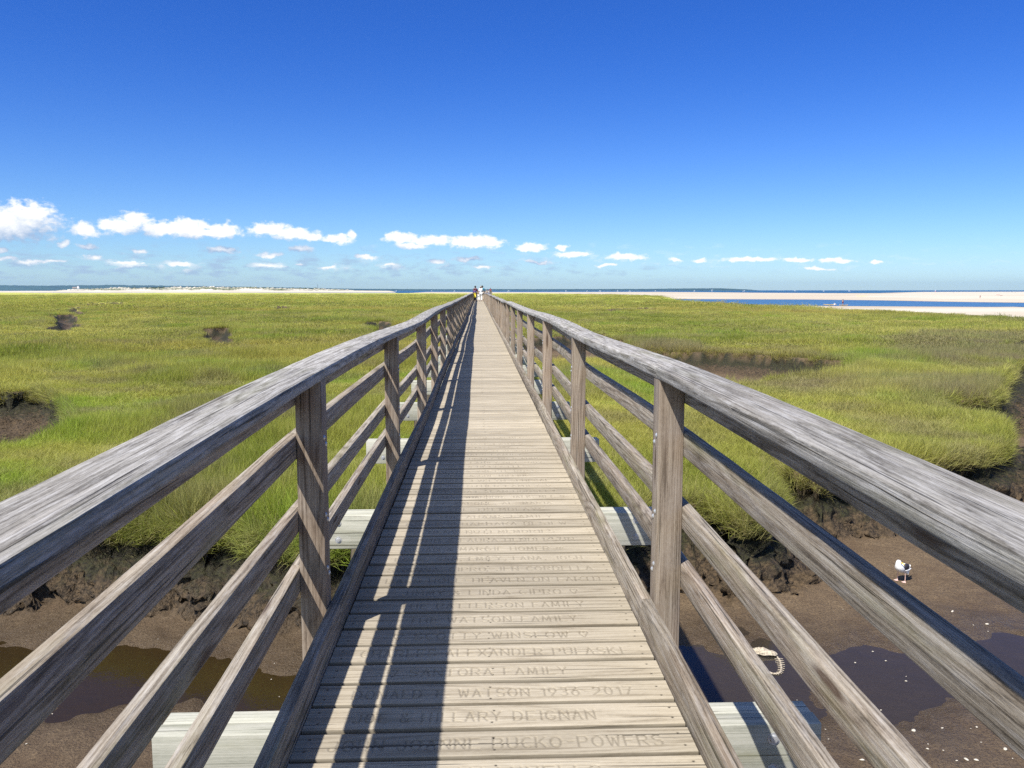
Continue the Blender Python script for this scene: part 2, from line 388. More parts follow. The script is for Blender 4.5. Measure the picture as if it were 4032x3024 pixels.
def seg_dist(X, Y, S):
    d = np.full(X.shape, 9.0)
    for (a, b, c, e) in S:
        m = (X > min(a, c)-.01) & (X < max(a, c)+.01) & (Y > min(b, e)-.01) & (Y < max(b, e)+.01)
        if not m.any(): continue
        px, py = X[m], Y[m]; vx, vy = c-a, e-b; L = vx*vx+vy*vy+1e-12
        t = np.clip(((px-a)*vx+(py-b)*vy)/L, 0, 1)
        d[m] = np.minimum(d[m], np.hypot(px-a-t*vx, py-b-t*vy))
    return d
BP = .1395; BY = 2.024
def deck_board(n, cell, words, y0):
    """one board as a fine relief: routed letters, nail holes, eased edges, a little cupping"""
    wd = BP-random.uniform(.011, .016)
    xa, xb = LIN+.004+random.uniform(-.002, .002), RIN-.004+random.uniform(-.002, .002)
    nx = int((xb-xa)/cell)+1; ny = int(wd/cell)+1
    xs = np.linspace(xa, xb, nx); ys = np.linspace(0, wd, ny)
    X, Y = np.meshgrid(xs, ys)
    e = np.minimum(Y, wd-Y); rr = .007
    Z = -np.where(e < rr, rr-np.sqrt(np.clip(rr*rr-(rr-e)**2, 0, None)), 0)*.8
    s = random.random()*90
    Z = Z+(fbm(X*2.2+s, Y*60+s, 3)-.5)*.0010+(fbm(X*1.5+s, Y*8, 2)-.5)*.0012
    groove = np.zeros_like(X)
    if words and words[0]:
        hh = .050; S = strokes(words[0], words[1], words[2], wd/2-hh/2, hh)
        d = seg_dist(X, Y, S); ww = .0042
        groove = np.clip(1-d/ww, 0, 1); Z = Z-.0026*np.minimum(groove*1.4, 1)
    nail = np.zeros_like(X)
    for nx_ in (xa+.03, .03, xb-.03):
        for ny_ in (.035, wd-.035):
            ax, ay = nx_+random.uniform(-.006, .006), ny_+random.uniform(-.008, .008)
            q = np.hypot(X-ax, Y-ay); nail = np.maximum(nail, np.clip(1.6-q/.0032, 0, 1))
    Z = Z-.002*nail
    zt = zo(y0)+random.uniform(-.001, .001); tx = xo(y0)
    V = np.stack([X+tx, Y+y0, Z+zt], -1).reshape(-1, 3)
    i = np.arange((ny-1)*(nx-1)); r_, c_ = i//(nx-1), i % (nx-1); a = r_*nx+c_
    F = [np.stack([a, a+1, a+nx+1, a+nx], 1)]
    off = RNG.random(3)*np.array([40, 9, 9])
    G = np.stack([X, Y, Z*0], -1).reshape(-1, 3)+off
    # sides and underside
    border = np.concatenate([np.arange(nx), np.arange(1, ny)*nx+nx-1, (ny-1)*nx+np.arange(nx-2, -1, -1), np.arange(ny-2, 0, -1)*nx])
    low = V[border].copy(); low[:, 2] = zt-.036; nb = len(border); n0 = len(V)
    Gl = G[border].copy(); Gl[:, 2] -= .036
    V = np.concatenate([V, low]); G = np.concatenate([G, Gl])
    j = np.arange(nb); k = (j+1) % nb
    F.append(np.stack([border[k], border[j], n0+j, n0+k], 1))
    F = np.concatenate(F)
    z0 = np.zeros(nb)
    me = mk_mesh('deck_board', V, F, [M_DECK], True, {'gv': ('FLOAT_VECTOR', G), 'tint': ('FLOAT', np.full(len(V), random.random())),
         'groove': ('FLOAT', np.concatenate([np.where((e < .0040), 1.5, groove).ravel() if cell < .01 else groove.ravel(), z0+3.4])), 'nail': ('FLOAT', np.concatenate([nail.ravel(), z0]))})
    me.set_sharp_from_angle(angle=R(60))
    return link('deck_board', me, bw)
n = -6; cnt = 0; rest = MB()
while BY+BP*n < YEND:
    y = BY+BP*n+(random.uniform(-.002, .002))
    if cnt < 100:
        w = WORDS[n+1] if 0 <= n+1 < len(WORDS) else None
        cell = .0026 if n < 10 else (.0036 if n < 34 else .012)
        o = deck_board(n, cell, w, y)
        if w and w[0]: o['label'] = 'deck board carved with a line of router cut capitals'
    else:
        wd = BP-.012
        x0, x1 = LIN+.004+xo(y), RIN-.004+xo(y); zt = zo(y)+random.uniform(-.0015, .0015)
        S = section(wd, .036, .005, 0)
        mid = y+wd/2
        plank(rest, [(x0, mid, zt-.018), (x1, mid, zt-.018)], wd, .036, .005, m=0)
    n += 1; cnt += 1
tag(rest.build('deck_boards', M_DECK, bw), kind='stuff')
print('boardwalk', time.time()-T0)

# ------------------------------------------------------------------ terrain
ZM, ZMUD, ZSEA = -2.25, -3.25, -3.10
W = lambda pts, z: [gp(u, v, z) for u, v in pts]
creek_main = W([(-900, 2080), (0, 2075), (474, 2042), (678, 2080), (881, 2097), (1016, 2124), (1287, 2144), (1700, 2130), (2200, 2110), (2473, 2075),
    (2620, 2000), (2709, 1978), (2800, 2010), (2905, 2054), (2965, 2040), (3040, 1970), (3040, 1927), (2985, 1870), (2950, 1800), (2990, 1765), (3060, 1770), (3105, 1820), (3110, 1875),
    (3200, 1888), (3350, 1862), (3500, 1840), (3715, 1812), (3850, 1800), (3960, 1760), (3985, 1710), (3950, 1655), (3840, 1632), (3740, 1612), (3640, 1590), (3760, 1580), (3880, 1582), (3940, 1560), (3930, 1530), (3975, 1490), (4010, 1450), (4200, 1410), (4700, 1400), (4900, 1600)], ZM) + [(20, 10), (18, -14), (-16, -14), (-14, 8)]
creek_left = W([(-500, 1560), (0, 1543), (122, 1540), (220, 1564), (300, 1590), (370, 1640), (330, 1700), (203, 1722), (80, 1740), (0, 1750), (-500, 1780)], ZM)
creek_right = W([(2020, 1345), (2050, 1330), (2150, 1326), (2390, 1312), (2600, 1382), (2780, 1390), (3028, 1406), (3300, 1425), (3340, 1440), (3330, 1470), (3050, 1500), (2900, 1520), (2760, 1506), (2630, 1486), (2480, 1456), (2380, 1436), (2280, 1424), (2150, 1418), (2030, 1404)], ZM)
pool_a = W([(185, 1300), (200, 1246), (265, 1236), (292, 1206), (322, 1212), (318, 1296), (250, 1312)], ZM)
pool_b = W([(785, 1296), (910, 1292), (925, 1366), (805, 1366)], ZM)
pool_c = W([(1435, 1270), (1500, 1262), (1565, 1268), (1545, 1318), (1445, 1314)], ZM)
pool_e = W([(300, 1196), (480, 1190), (500, 1201), (310, 1206)], ZM)
pool_f = W([(1060, 1206), (1140, 1204), (1150, 1216), (1070, 1218)], ZM)
pool_g = W([(2380, 1216), (2560, 1210), (2580, 1220), (2400, 1228)], ZM)
pool_d = W([(3900, 1352), (4050, 1340), (4300, 1350), (4300, 1385), (4000, 1378), (3910, 1368)], ZM)
CREEKS = [creek_main, creek_left, creek_right, pool_a, pool_b, pool_c, pool_d, pool_e, pool_f, pool_g]
marsh_edge = W([(-2500, 1150), (-800, 1151), (0, 1151), (250, 1153), (700, 1152), (1400, 1153), (1890, 1154), (2100, 1153), (2300, 1156), (2500, 1160), (2590, 1163), (2670, 1183), (2760, 1187), (2930, 1200),
    (3150, 1203), (3215, 1211), (3440, 1218), (3700, 1229), (4032, 1247), (4500, 1275), (5200, 1310)], -2.0) + [(150, -60), (-2500, -60)]
HS = -3.0
sand_poly = W([(1650, 1153.5), (1700, 1149.5), (2100, 1150), (2600, 1149.3), (2800, 1151), (3000, 1153), (3300, 1154.5), (3500, 1154), (3560, 1152), (3640, 1149.5), (4032, 1148.5), (5000, 1148.5)], HS) + [(400, 60), (60, 30), (-50, 200), (-150, 1000)]
chan_poly = W([(2600, 1176), (2690, 1177.5), (2860, 1178), (3180, 1179), (3440, 1182), (3700, 1187), (4032, 1192), (4600, 1200), (4600, 1222), (4032, 1205), (3830, 1206), (3570, 1204.5), (3315, 1203), (3240, 1202), (2990, 1197), (2800, 1188), (2700, 1185)], HS)
bar_poly = W([(3500, 1158), (3560, 1153), (3640, 1149.5), (4032, 1148.5), (5200, 1148.5), (5200, 1195), (4400, 1186), (4032, 1180), (3700, 1176), (3500, 1170), (3300, 1166)], -2.8)
puddle_r = W([(2600, 2545), (2700, 2530), (2850, 2500), (3000, 2512), (3200, 2532), (3450, 2525), (3620, 2540), (3750, 2492), (3900, 2485), (4100, 2470), (4400, 2500), (4500, 2600), (4100, 2720), (3850, 2740), (3600, 2850), (3350, 2830), (3200, 2860), (2950, 2900), (2700, 2960), (2500, 2900), (2450, 2650)], ZMUD)
puddle_l = W([(-900, 2500), (0, 2503), (271, 2527), (644, 2550), (847, 2571), (1172, 2584), (1500, 2560), (1800, 2600), (1700, 2760), (1400, 2790), (1172, 2780), (915, 2772), (678, 2774), (474, 2767), (237, 2752), (0, 2745), (-900, 2760)], ZMUD)

def in_sd(px, py, poly, cap=None):
    """signed distance, negative inside"""
    P = np.asarray(poly, float); Q = np.roll(P, -1, axis=0)
    out = np.full(px.shape, 1e9); ins = np.zeros(px.shape, bool)
    for (ax, ay), (bx, by) in zip(P, Q):
        vx, vy = bx-ax, by-ay; L = vx*vx+vy*vy+1e-12
        t = np.clip(((px-ax)*vx+(py-ay)*vy)/L, 0, 1)
        out = np.minimum(out, np.hypot(px-ax-t*vx, py-ay-t*vy))
        c = ((ay > py) != (by > py)) & (px < (bx-ax)*(py-ay)/(by-ay+1e-15)+ax)
        ins ^= c
    return np.where(ins, -out, out)
def creek_sd(x, y):
    r = np.hypot(x, y); k = np.clip(r/14, .6, 4)
    wx = x+(fbm(x*.9/k, y*.9/k, 4, 1)-.5)*.9*k; wy = y+(fbm(x*.9/k, y*.9/k, 4, 5)-.5)*.9*k
    sd = np.full(x.shape, 1e9)
    for c in CREEKS:
        a = np.array(c); lo = a.min(0)-6; hi = a.max(0)+6
        m = (wx > lo[0]) & (wx < hi[0]) & (wy > lo[1]) & (wy < hi[1])
        if m.any(): sd[m] = np.minimum(sd[m], in_sd(wx[m], wy[m], c))
    return sd
def marsh_top(x, y):
    r = np.hypot(x, y)
    h = ZM+(fbm(x*.25, y*.25, 3, 2)-.5)*.22+(fbm(x*.04, y*.04, 2, 9)-.5)*.3
    mx, my = gp(2480, 1172, -2.0)
    h = h+.55*np.exp(-(((x-mx)/28)**2+((y-my)/26)**2))
    return h
def pudd(x, y):
    wx = x+(fbm(x*1.5, y*1.5, 4, 4)-.5)*.9; wy = y+(fbm(x*1.5, y*1.5, 4, 8)-.5)*.9
    return np.minimum(in_sd(wx, wy, puddle_r), in_sd(wx, wy, puddle_l))
def ground(x, y):
    r = np.hypot(x, y)
    sd = creek_sd(x, y)
    me = in_sd(x+(fbm(x*.03, y*.03, 3, 3)-.5)*12*np.clip(r/300, .3, 2), y+(fbm(x*.03, y*.03, 3, 6)-.5)*12*np.clip(r/300, .3, 2), marsh_edge)
    top = marsh_top(x, y)
    # mud floor of the creek
    near = r < 60
    mud = ZMUD+(fbm(x*.5, y*.5, 3, 12)-.5)*.10+(fbm(x*4, y*4, 3, 13)-.5)*.03
    pd = np.full(x.shape, 9.0)
    m = (r < 26) & (y > -2)
    pd[m] = pudd(x[m], y[m]); mud = mud+(fbm(x*1.6, y*1.6, 4, 14)-.5)*.09*sstep(2.0, .2, np.abs(pd))-.10*sstep(.45, -.6, pd)
    wdt = .75*np.clip(r/20, 1, 2.2)
    clod = (fbm(x*2.6, y*2.6, 5, 20)-.5)*.55+(fbm(x*9, y*9, 3, 23)-.5)*.22
    t = np.clip((-sd)/wdt+clod*sstep(-.0, -.2, sd)*1.0, 0, 1)
    prof = sstep(0, .28, t)*.5+sstep(.2, 1.0, t)*.5        # steep lip, then slumped blocks
    inner = sstep(1.6, .6, -sd/wdt)
    z = top*(1-prof)+mud*prof+clod*.22*np.where(sd < 0, sstep(0, .2, -sd)*sstep(1.25, .5, -sd/wdt), 0)
    # outer shores
    sp = in_sd(x, y, sand_poly); ch = in_sd(x+(fbm(x*.02, y*.02, 2, 31)-.5)*6, y, chan_poly); br = in_sd(x, y, bar_poly)
    sand = -2.92+(fbm(x*.008, y*.02, 3, 40)-.5)*.22
    sand = sand+.45*sstep(15, -90, br)
    sand = sand-1.2*sstep(12, -12, ch)
    sand = np.where(sp < 0, sand, sand-1.2*sstep(0, 60, sp))
    mo = sstep(-1.5, 2.5, me)
    z = z*(1-mo)+sand*mo
    mudm = np.where(sd < 0, 1.0, 0.0)*(1-mo)
    bank = sstep(0, .2, -sd)*sstep(1.15, .75, -sd/wdt)*(1-mo)
    small = (y > 17) & (x < 0)
    bank = np.where(small & (sd < 0), np.maximum(bank, .9*(1-mo)), bank)
    return z, mudm, mo, np.minimum(pd, 9), sd, me, bank

rs = np.concatenate([[.4, 1.5, 3], 4*np.exp(np.arange(0, math.log(45/4), .0042)), 45*np.exp(np.arange(0, math.log(5200/45), .010))])
az = np.concatenate([np.arange(-180, -52, 4), np.arange(-52, -44, .5), np.arange(-44, 44, .16), np.arange(44, 52, .5), np.arange(52, 180, 4)])
A, B = np.meshgrid(np.radians(az), rs)
GX = (B*np.sin(A)).ravel(); GY = (B*np.cos(A)).ravel()
gz, g_mud, g_out, g_pd, g_sd, g_me, g_bank = ground(GX, GY)
nr_, na_ = B.shape
i = np.arange((nr_-1)*na_); r_, c_ = i//na_, i % na_; c2 = (c_+1) % na_
# undercut, crumbling banks: shift the bank sideways as well as in height
_m = (g_bank > .02) & (B.ravel() < 120)
_x, _y, _z = GX[_m], GY[_m], gz[_m]; _e = .12
_gx = creek_sd(_x+_e, _y)-creek_sd(_x-_e, _y); _gy = creek_sd(_x, _y+_e)-creek_sd(_x, _y-_e); _l = np.hypot(_gx, _gy)+1e-6
_zr = (_z-ZMUD)/(ZM-ZMUD); _al = (-_gy*_x+_gx*_y)/_l
_ush = .55*np.exp(-((_zr-.70)/.17)**2)*(.5+fbm(_x*1.3, _y*1.3, 2, 81))+(fbm(_x*3+_z*4, _y*3-_z*5, 4, 82)-.5)*.50+(fbm(_x*6-_z*5, _y*6+_z*7, 3, 85)-.5)*.34+(fbm(_x*11+_z*9, _y*11+_z*8, 3, 83)-.5)*.20
_k = np.clip(g_bank[_m]*2, 0, 1)*sstep(1.0, .88, _zr)*sstep(44, 30, np.hypot(_x, _y))
GX = GX.copy(); GY = GY.copy(); GX[_m] += _gx/_l*_ush*_k; GY[_m] += _gy/_l*_ush*_k
gz[_m] += (fbm(_x*9, _y*9, 3, 84)-.5)*.20*_k
quads = np.stack([r_*na_+c_, r_*na_+c2, (r_+1)*na_+c2, (r_+1)*na_+c_], 1)
print('terrain', len(GX), time.time()-T0)

# materials of the ground
def tex_ground():
    # creek mud
    m, nt, out = new_mat('creek_mud'); n = N(nt)
    p = n('NewGeometry').outputs['Position']
    wet = n('Attribute', attribute_name='wet').outputs['Fac']; bank = n('Attribute', attribute_name='bank').outputs['Fac']
    big = n.noise(p, .8, 5, .6); mid_ = n.noise(p, 5, 6, .65); fin = n.noise(p, 38, 5, .7)
    c = n.mix(n.rng(n.math('ADD', n.math('MULTIPLY', big, .6), n.math('MULTIPLY', mid_, .4)), .38, .62), (.125, .080, .042), (.225, .158, .088))
    c = n.mix(n.rng(fin, .42, .66), c, (.07, .046, .026))
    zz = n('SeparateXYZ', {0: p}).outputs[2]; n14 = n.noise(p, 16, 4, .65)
    alg_shade = n.rng(n.math('ADD', zz, n.math('MULTIPLY', n.math('SUBTRACT', mid_, .5), .9)), -3.0, -2.78)  # shade below the turf lip, with algae green, painted on the upper bank
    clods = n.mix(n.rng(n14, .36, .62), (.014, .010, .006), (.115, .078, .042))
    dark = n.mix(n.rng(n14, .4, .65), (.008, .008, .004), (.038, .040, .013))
    c = n.mix(n.math('MULTIPLY', bank, .95), c, n.mix(alg_shade, clods, dark))
    c = n.mix(n.math('MULTIPLY', wet, .55), c, (.05, .036, .02))
    hay = n.rng(n.noise(n.vm('MULTIPLY', p, (1, 1, 1)), 1.1, 3), .56, .68)
    peb = n('TexVoronoi', {'Vector': p, 'Scale': 26.0}).outputs['Distance']
    spk = n.math('MULTIPLY', n.rng(peb, .16, .08), hay)
    c = n.mix(n.math('MULTIPLY', spk, .6), c, (.33, .24, .13))
    rough = n.rng(wet, 0, 1, .8, .35)
    b = n('BsdfPrincipled', {'Base Color': c, 'Roughness': rough, 'Specular IOR Level': .35})
    h = n.math('ADD', n.math('MULTIPLY', mid_, 1.2), n.math('ADD', n.math('MULTIPLY', fin, .7), n.math('MULTIPLY', n.noise(p, 14, 3, .6), n.math('MULTIPLY', bank, 1.6))))
    nt.links.new(n('Bump', {'Strength': 1, 'Distance': .045, 'Height': h}).outputs[0], b.inputs['Normal'])
    nt.links.new(b.outputs[0], out.inputs[0])
    # marsh soil under and beyond the grass
    m2, nt, out = new_mat('marsh_turf'); n = N(nt)
    c = marsh_colour(n, n('NewGeometry').outputs['Position'])
    p = n('NewGeometry').outputs['Position']
    d = n.vm('LENGTH', p)
    far = n.rng(d, 40, 240)
    c = n.mix(n.math('SUBTRACT', 1.0, far), c, (.11, .10, .04))
    b = n('BsdfPrincipled', {'Base Color': c, 'Roughness': .95, 'Specular IOR Level': .05})
    h = n.noise(n.vm('MULTIPLY', p, (1, 1, 1)), 1.2, 6, .7)
    nt.links.new(n('Bump', {'Strength': 1, 'Distance': .5, 'Height': h}).outputs[0], b.inputs['Normal'])
    nt.links.new(b.outputs[0], out.inputs[0])
    # sand
    m3, nt, out = new_mat('beach_sand'); n = N(nt)
    p = n('NewGeometry').outputs['Position']; z = n('SeparateXYZ', {0: p}).outputs[2]
    v = n.noise(n.vm('MULTIPLY', p, (.012, .03, .5)), 1, 5)
    wetl = n.rng(n.math('ADD', z, n.math('MULTIPLY', n.math('SUBTRACT', v, .5), .12)), -3.0, -2.88)
    c = n.mix(wetl, (.43, .345, .235), (.58, .53, .42))
    c = n.mix(n.rng(v, .4, .62, 0, .55), c, (.46, .37, .27))
    b = n('BsdfPrincipled', {'Base Color': c, 'Roughness': .9, 'Specular IOR Level': .1})
    nt.links.new(b.outputs[0], out.inputs[0])
    return m, m2, m3
def marsh_colour(n, p, dry=None):
    """patches of fresh green, yellow green and straw over the marsh"""
    a = n.noise(n.vm('MULTIPLY', p, (.035, .035, .01)), 1, 4, .6)
    b = n.noise(n.vm('MULTIPLY', n.vm('ADD', p, (37, 11, 0)), (.13, .13, .02)), 1, 4, .6)
    c_ = n.noise(n.vm('MULTIPLY', n.vm('ADD', p, (7, 91, 0)), (.5, .5, .1)), 1, 3, .6)
    col = n.mix(n.rng(n.math('ADD', n.math('MULTIPLY', a, .6), n.math('MULTIPLY', b, .4)), .40, .60), G_GREEN, G_YELLOW)
    col = n.mix(n.rng(b, .52, .64, 0, .9), col, G_FRESH)
    col = n.mix(n.rng(c_, .56, .75, 0, .65), col, G_GREY)
    gold = n.noise(n.vm('MULTIPLY', n.vm('ADD', p, (300, 50, 0)), (.016, .028, .01)), 1, 3, .5)
    col = n.mix(n.rng(gold, .52, .66, 0, .6), col, G_GOLD)
    return col
G_GREEN = (.26, .31, .05); G_YELLOW = (.66, .61, .17); G_FRESH = (.30, .42, .055); G_GREY = (.58, .54, .28); G_GOLD = (.56, .46, .12)
M_MUD, M_TURF, M_SAND = tex_ground()

qm = g_mud[quads].mean(1); qo = g_out[quads].mean(1)
cls = np.where(qo > .5, 2, np.where(qm > .3, 0, 1))
def ground_part(name, k, mat):
    q = quads[cls == k]; u, inv = np.unique(q, return_inverse=True); inv = inv.reshape(q.shape)
    V = np.stack([GX[u], GY[u], gz[u]], 1)
    wet = sstep(1.7, -.1, g_pd[u])
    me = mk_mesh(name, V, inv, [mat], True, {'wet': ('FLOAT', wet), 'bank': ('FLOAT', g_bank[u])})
    return tag(link(name, me), kind='structure')
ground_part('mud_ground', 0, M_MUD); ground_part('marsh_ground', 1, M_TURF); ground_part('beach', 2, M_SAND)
# ground height lookup for things that stand on it
def gh(x, y):
    return float(ground(np.array([float(x)]), np.array([float(y)]))[0][0])

# ------------------------------------------------------------------ water
def water(name, base, rough, wave, dist, trans=None, spec=.5):
    m, nt, out = new_mat(name); n = N(nt)
    p = n('NewGeometry').outputs['Position']
    h = n.noise(n.vm('MULTIPLY', p, wave), 1, 4, .6)
    bump = n('Bump', {'Strength': 1, 'Distance': dist, 'Height': h}).outputs[0]
    if trans:
        gl = n('BsdfGlossy', {'Color': (1, 1, 1, 1), 'Roughness': rough}); nt.links.new(bump, gl.inputs['Normal'])
        tr = n('BsdfTransparent', {'Color': trans+(1,)})
        df = n('BsdfDiffuse', {'Color': base+(1,)})
        mx0 = n('MixShader', {0: .24, 1: tr.outputs[0], 2: df.outputs[0]})
        fr = n('Fresnel', {'IOR': 1.24}); nt.links.new(bump, fr.inputs['Normal'])
        mx = n('MixShader', {0: fr.outputs[0], 1: mx0.outputs[0], 2: gl.outputs[0]})
        nt.links.new(mx.outputs[0], out.inputs[0])
    else:
        v = n.noise(n.vm('MULTIPLY', p, (.0016, .006, .01)), 1, 4, .6)
        c = n.mix(n.rng(v, .35, .65), tuple(x*.8 for x in base), tuple(x*1.25 for x in base))
        b = n('BsdfPrincipled', {'Base Color': c, 'Roughness': rough, 'Specular IOR Level': spec}); nt.links.new(bump, b.inputs['Normal'])
        nt.links.new(b.outputs[0], out.inputs[0])
    return m
M_SEA = water('sea_water', (.012, .075, .13), .35, (.25, .9, 1), .25, spec=.25)
M_CHAN = water('channel_water', (.018, .07, .14), .25, (1.2, 2.5, 1), .05, spec=.3)
M_PUDR = water('puddle_water_blue', (.10, .088, .072), .08, (5, 5, 1), .003, (.62, .58, .55))
M_PUDL = water('puddle_water_brown', (.075, .055, .025), .06, (3, 3, 1), .004, (.5, .42, .28))
ang = np.radians(np.arange(0, 360, 2)); rr = [130, 300, 800, 2500, 8000, 60000]
V = [(r*math.cos(a), r*math.sin(a), ZSEA-(r/60000)*.0) for r in rr for a in ang]; na = len(ang)
F = [(i*na+j, i*na+(j+1) % na, (i+1)*na+(j+1) % na, (i+1)*na+j) for i in range(len(rr)-1) for j in range(na)]
tag(link('sea', mk_mesh('sea', V, [f[::-1] for f in F], M_SEA)), kind='structure')
def sheet(name, poly, z, mat, grow=1.0):
    c = np.mean(poly, axis=0); V = [(c[0]+(x-c[0])*grow, c[1]+(y-c[1])*grow, z) for x, y in poly]
    me = mk_mesh(name, V, [tuple(range(len(V)))], mat, False)
    if me.polygons[0].normal.z < 0: me.flip_normals()
    return tag(link(name, me), kind='structure')
def grow_poly(poly, d):
    P = np.array(poly); c = P.mean(0); v = P-c; l = np.linalg.norm(v, axis=1)[:, None]; return [tuple(q) for q in P+v/l*d]
cp = np.array(chan_poly); 
sheet('tidal_channel_water', [tuple(q) for q in cp+np.array([0, 0])], ZSEA+.02, M_CHAN, 1.03)
ZP = ZMUD-.045
sheet('puddle_water', grow_poly(puddle_r, 1.6), ZP, M_PUDR); sheet('shallow_creek_water', grow_poly(puddle_l, 1.2), ZP+.004, M_PUDL)

# ------------------------------------------------------------------ marsh grass
def grass_mat(name, dryness):
    m, nt, out = new_mat(name); n = N(nt)
    p = n('NewGeometry').outputs['Position']
    c = marsh_colour(n, p)
    dry = n('Attribute', attribute_name='dry', attribute_type='INSTANCER').outputs['Fac']
    rnd = n('Attribute', attribute_name='rnd', attribute_type='INSTANCER').outputs['Fac']
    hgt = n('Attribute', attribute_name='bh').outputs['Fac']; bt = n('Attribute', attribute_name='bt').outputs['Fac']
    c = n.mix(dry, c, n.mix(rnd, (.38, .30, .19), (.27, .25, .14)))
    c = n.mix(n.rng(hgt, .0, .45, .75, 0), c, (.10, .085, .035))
    c = n.mix(n.math('MULTIPLY', n.rng(bt, .80, .9), .75), c, (.33, .28, .13))
    tv = n.math('ADD', n.math('MULTIPLY', bt, .5), n.math('ADD', n.math('MULTIPLY', rnd, .3), .6))
    c = n.mix(1.0, c, n('CombineXYZ', {0: tv, 1: tv, 2: tv}).outputs[0], 'MULTIPLY')
    d = n('BsdfDiffuse', {'Color': c}); t = n('BsdfTranslucent', {'Color': n.mix(1.0, c, (1.05, 1.02, .62), 'MULTIPLY')})
    mx = n('MixShader', {0: .44, 1: d.outputs[0], 2: t.outputs[0]})
    nt.links.new(mx.outputs[0], out.inputs[0]); return m
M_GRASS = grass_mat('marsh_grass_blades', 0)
def clump(nb, rad, h0, h1, w, seed, lean=.35, hang=0.0):
    g = np.random.default_rng(seed)
    a = g.random(nb)*math.tau; r = np.sqrt(g.random(nb))*rad; bx = r*np.cos(a); by = r*np.sin(a)
    h = h0+(h1-h0)*g.random(nb); fa = g.random(nb)*math.tau; la = g.normal(.0, lean, nb); ld = g.random(nb)*math.tau; bend = g.random(nb)*.6*lean/.35
    V = []; F = []; H = []; T = []
    for i in range(nb):
        dx, dy = math.cos(fa[i])*w[0], math.sin(fa[i])*w[0]; wi = 1.0+.4*g.random()
        lx, ly = math.cos(ld[i]), math.sin(ld[i]); n0 = len(V); t = g.random()
        for f, ww in ((0, 1), (.5, .8), (1, .0)):
            off = (abs(la[i])*f+bend[i]*f*f)*h[i]; z = h[i]*f*(1-.25*bend[i]*f)-hang*f*f*h[i]
            cx, cy = bx[i]+lx*off, by[i]+ly*off
            if ww > 0: V += [(cx-dx*ww*wi, cy-dy*ww*wi, z), (cx+dx*ww*wi, cy+dy*ww*wi, z)]; H += [f, f]; T += [t, t]
            else: V.append((cx, cy, z)); H.append(1); T.append(t)
        F += [(n0, n0+1, n0+3, n0+2), (n0+2, n0+3, n0+4)]
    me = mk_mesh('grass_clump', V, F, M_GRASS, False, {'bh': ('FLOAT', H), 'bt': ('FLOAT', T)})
    return bpy.data.objects.new('grass_clump', me)
def gn_scatter(name, pts, rot, scl, idx, dry, clumps):
    c = bpy.data.collections.new(name+'_clumps')
    for q, o in enumerate(clumps): o.name = 'grass_clump_%02d' % q; c.objects.link(o)
    me = mk_mesh(name, pts, np.zeros((0, 4), np.int32), [M_GRASS], False, {'rot': ('FLOAT_VECTOR', rot), 'scl': ('FLOAT_VECTOR', scl), 'dryp': ('FLOAT', dry), 'rndp': ('FLOAT', RNG.random(len(pts))), 'vi': ('FLOAT', idx)})
    o = link(name, me); ng = bpy.data.node_groups.new(name, 'GeometryNodeTree')
    ng.interface.new_socket('Geometry', in_out='INPUT', socket_type='NodeSocketGeometry'); ng.interface.new_socket('Geometry', in_out='OUTPUT', socket_type='NodeSocketGeometry')
    nn = ng.nodes; gi = nn.new('NodeGroupInput'); go = nn.new('NodeGroupOutput')
    ci = nn.new('GeometryNodeCollectionInfo'); ci.inputs['Collection'].default_value = c; ci.inputs['Separate Children'].default_value = True; ci.inputs['Reset Children'].default_value = True
    ip = nn.new('GeometryNodeInstanceOnPoints'); ip.inputs['Pick Instance'].default_value = True
    def na(nm, ty):
        x = nn.new('GeometryNodeInputNamedAttribute'); x.data_type = ty; x.inputs[0].default_value = nm; return x.outputs[0]
    L = ng.links.new
    L(gi.outputs[0], ip.inputs['Points']); L(ci.outputs[0], ip.inputs['Instance']); L(na('vi', 'FLOAT'), ip.inputs['Instance Index'])
    L(na('rot', 'FLOAT_VECTOR'), ip.inputs['Rotation']); L(na('scl', 'FLOAT_VECTOR'), ip.inputs['Scale'])
    prev = ip.outputs[0]
    for nm, src in (('dry', 'dryp'), ('rnd', 'rndp')):
        st = nn.new('GeometryNodeStoreNamedAttribute'); st.domain = 'INSTANCE'; st.data_type = 'FLOAT'; st.inputs['Name'].default_value = nm
        L(prev, st.inputs['Geometry']); L(na(src, 'FLOAT'), st.inputs['Value']); prev = st.outputs[0]
    L(prev, go.inputs[0])
    md = o.modifiers.new('grass', 'NODES'); md.node_group = ng
    return tag(o, kind='stuff')
dry_polys = [W(q, -2.0) for q in ([(3450, 1330), (3700, 1300), (4300, 1290), (4300, 1480), (3800, 1440), (3500, 1400)], [(3480, 1480), (3700, 1470), (3970, 1500), (3960, 1600), (3700, 1590), (3560, 1560)],
    [(2900, 1470), (3100, 1460), (3500, 1480), (3460, 1540), (3100, 1540)], [(3400, 1600), (3640, 1620), (3600, 1700), (3440, 1680)], [(2350, 1310), (2750, 1350), (3350, 1400), (3420, 1450), (3000, 1425), (2500, 1400)], [(2640, 1600), (2800, 1640), (2780, 1700), (2650, 1690)])]
def scatter(n, r0, r1, a0, a1, keep, power=.5):
    """random places with a density that falls off outward"""
    u = RNG.random(n); r = r0*(r1/r0)**u if power == 0 else np.sqrt(r0*r0+(r1*r1-r0*r0)*u)
    a = np.radians(a0+(a1-a0)*RNG.random(n)); return r*np.sin(a), r*np.cos(a)
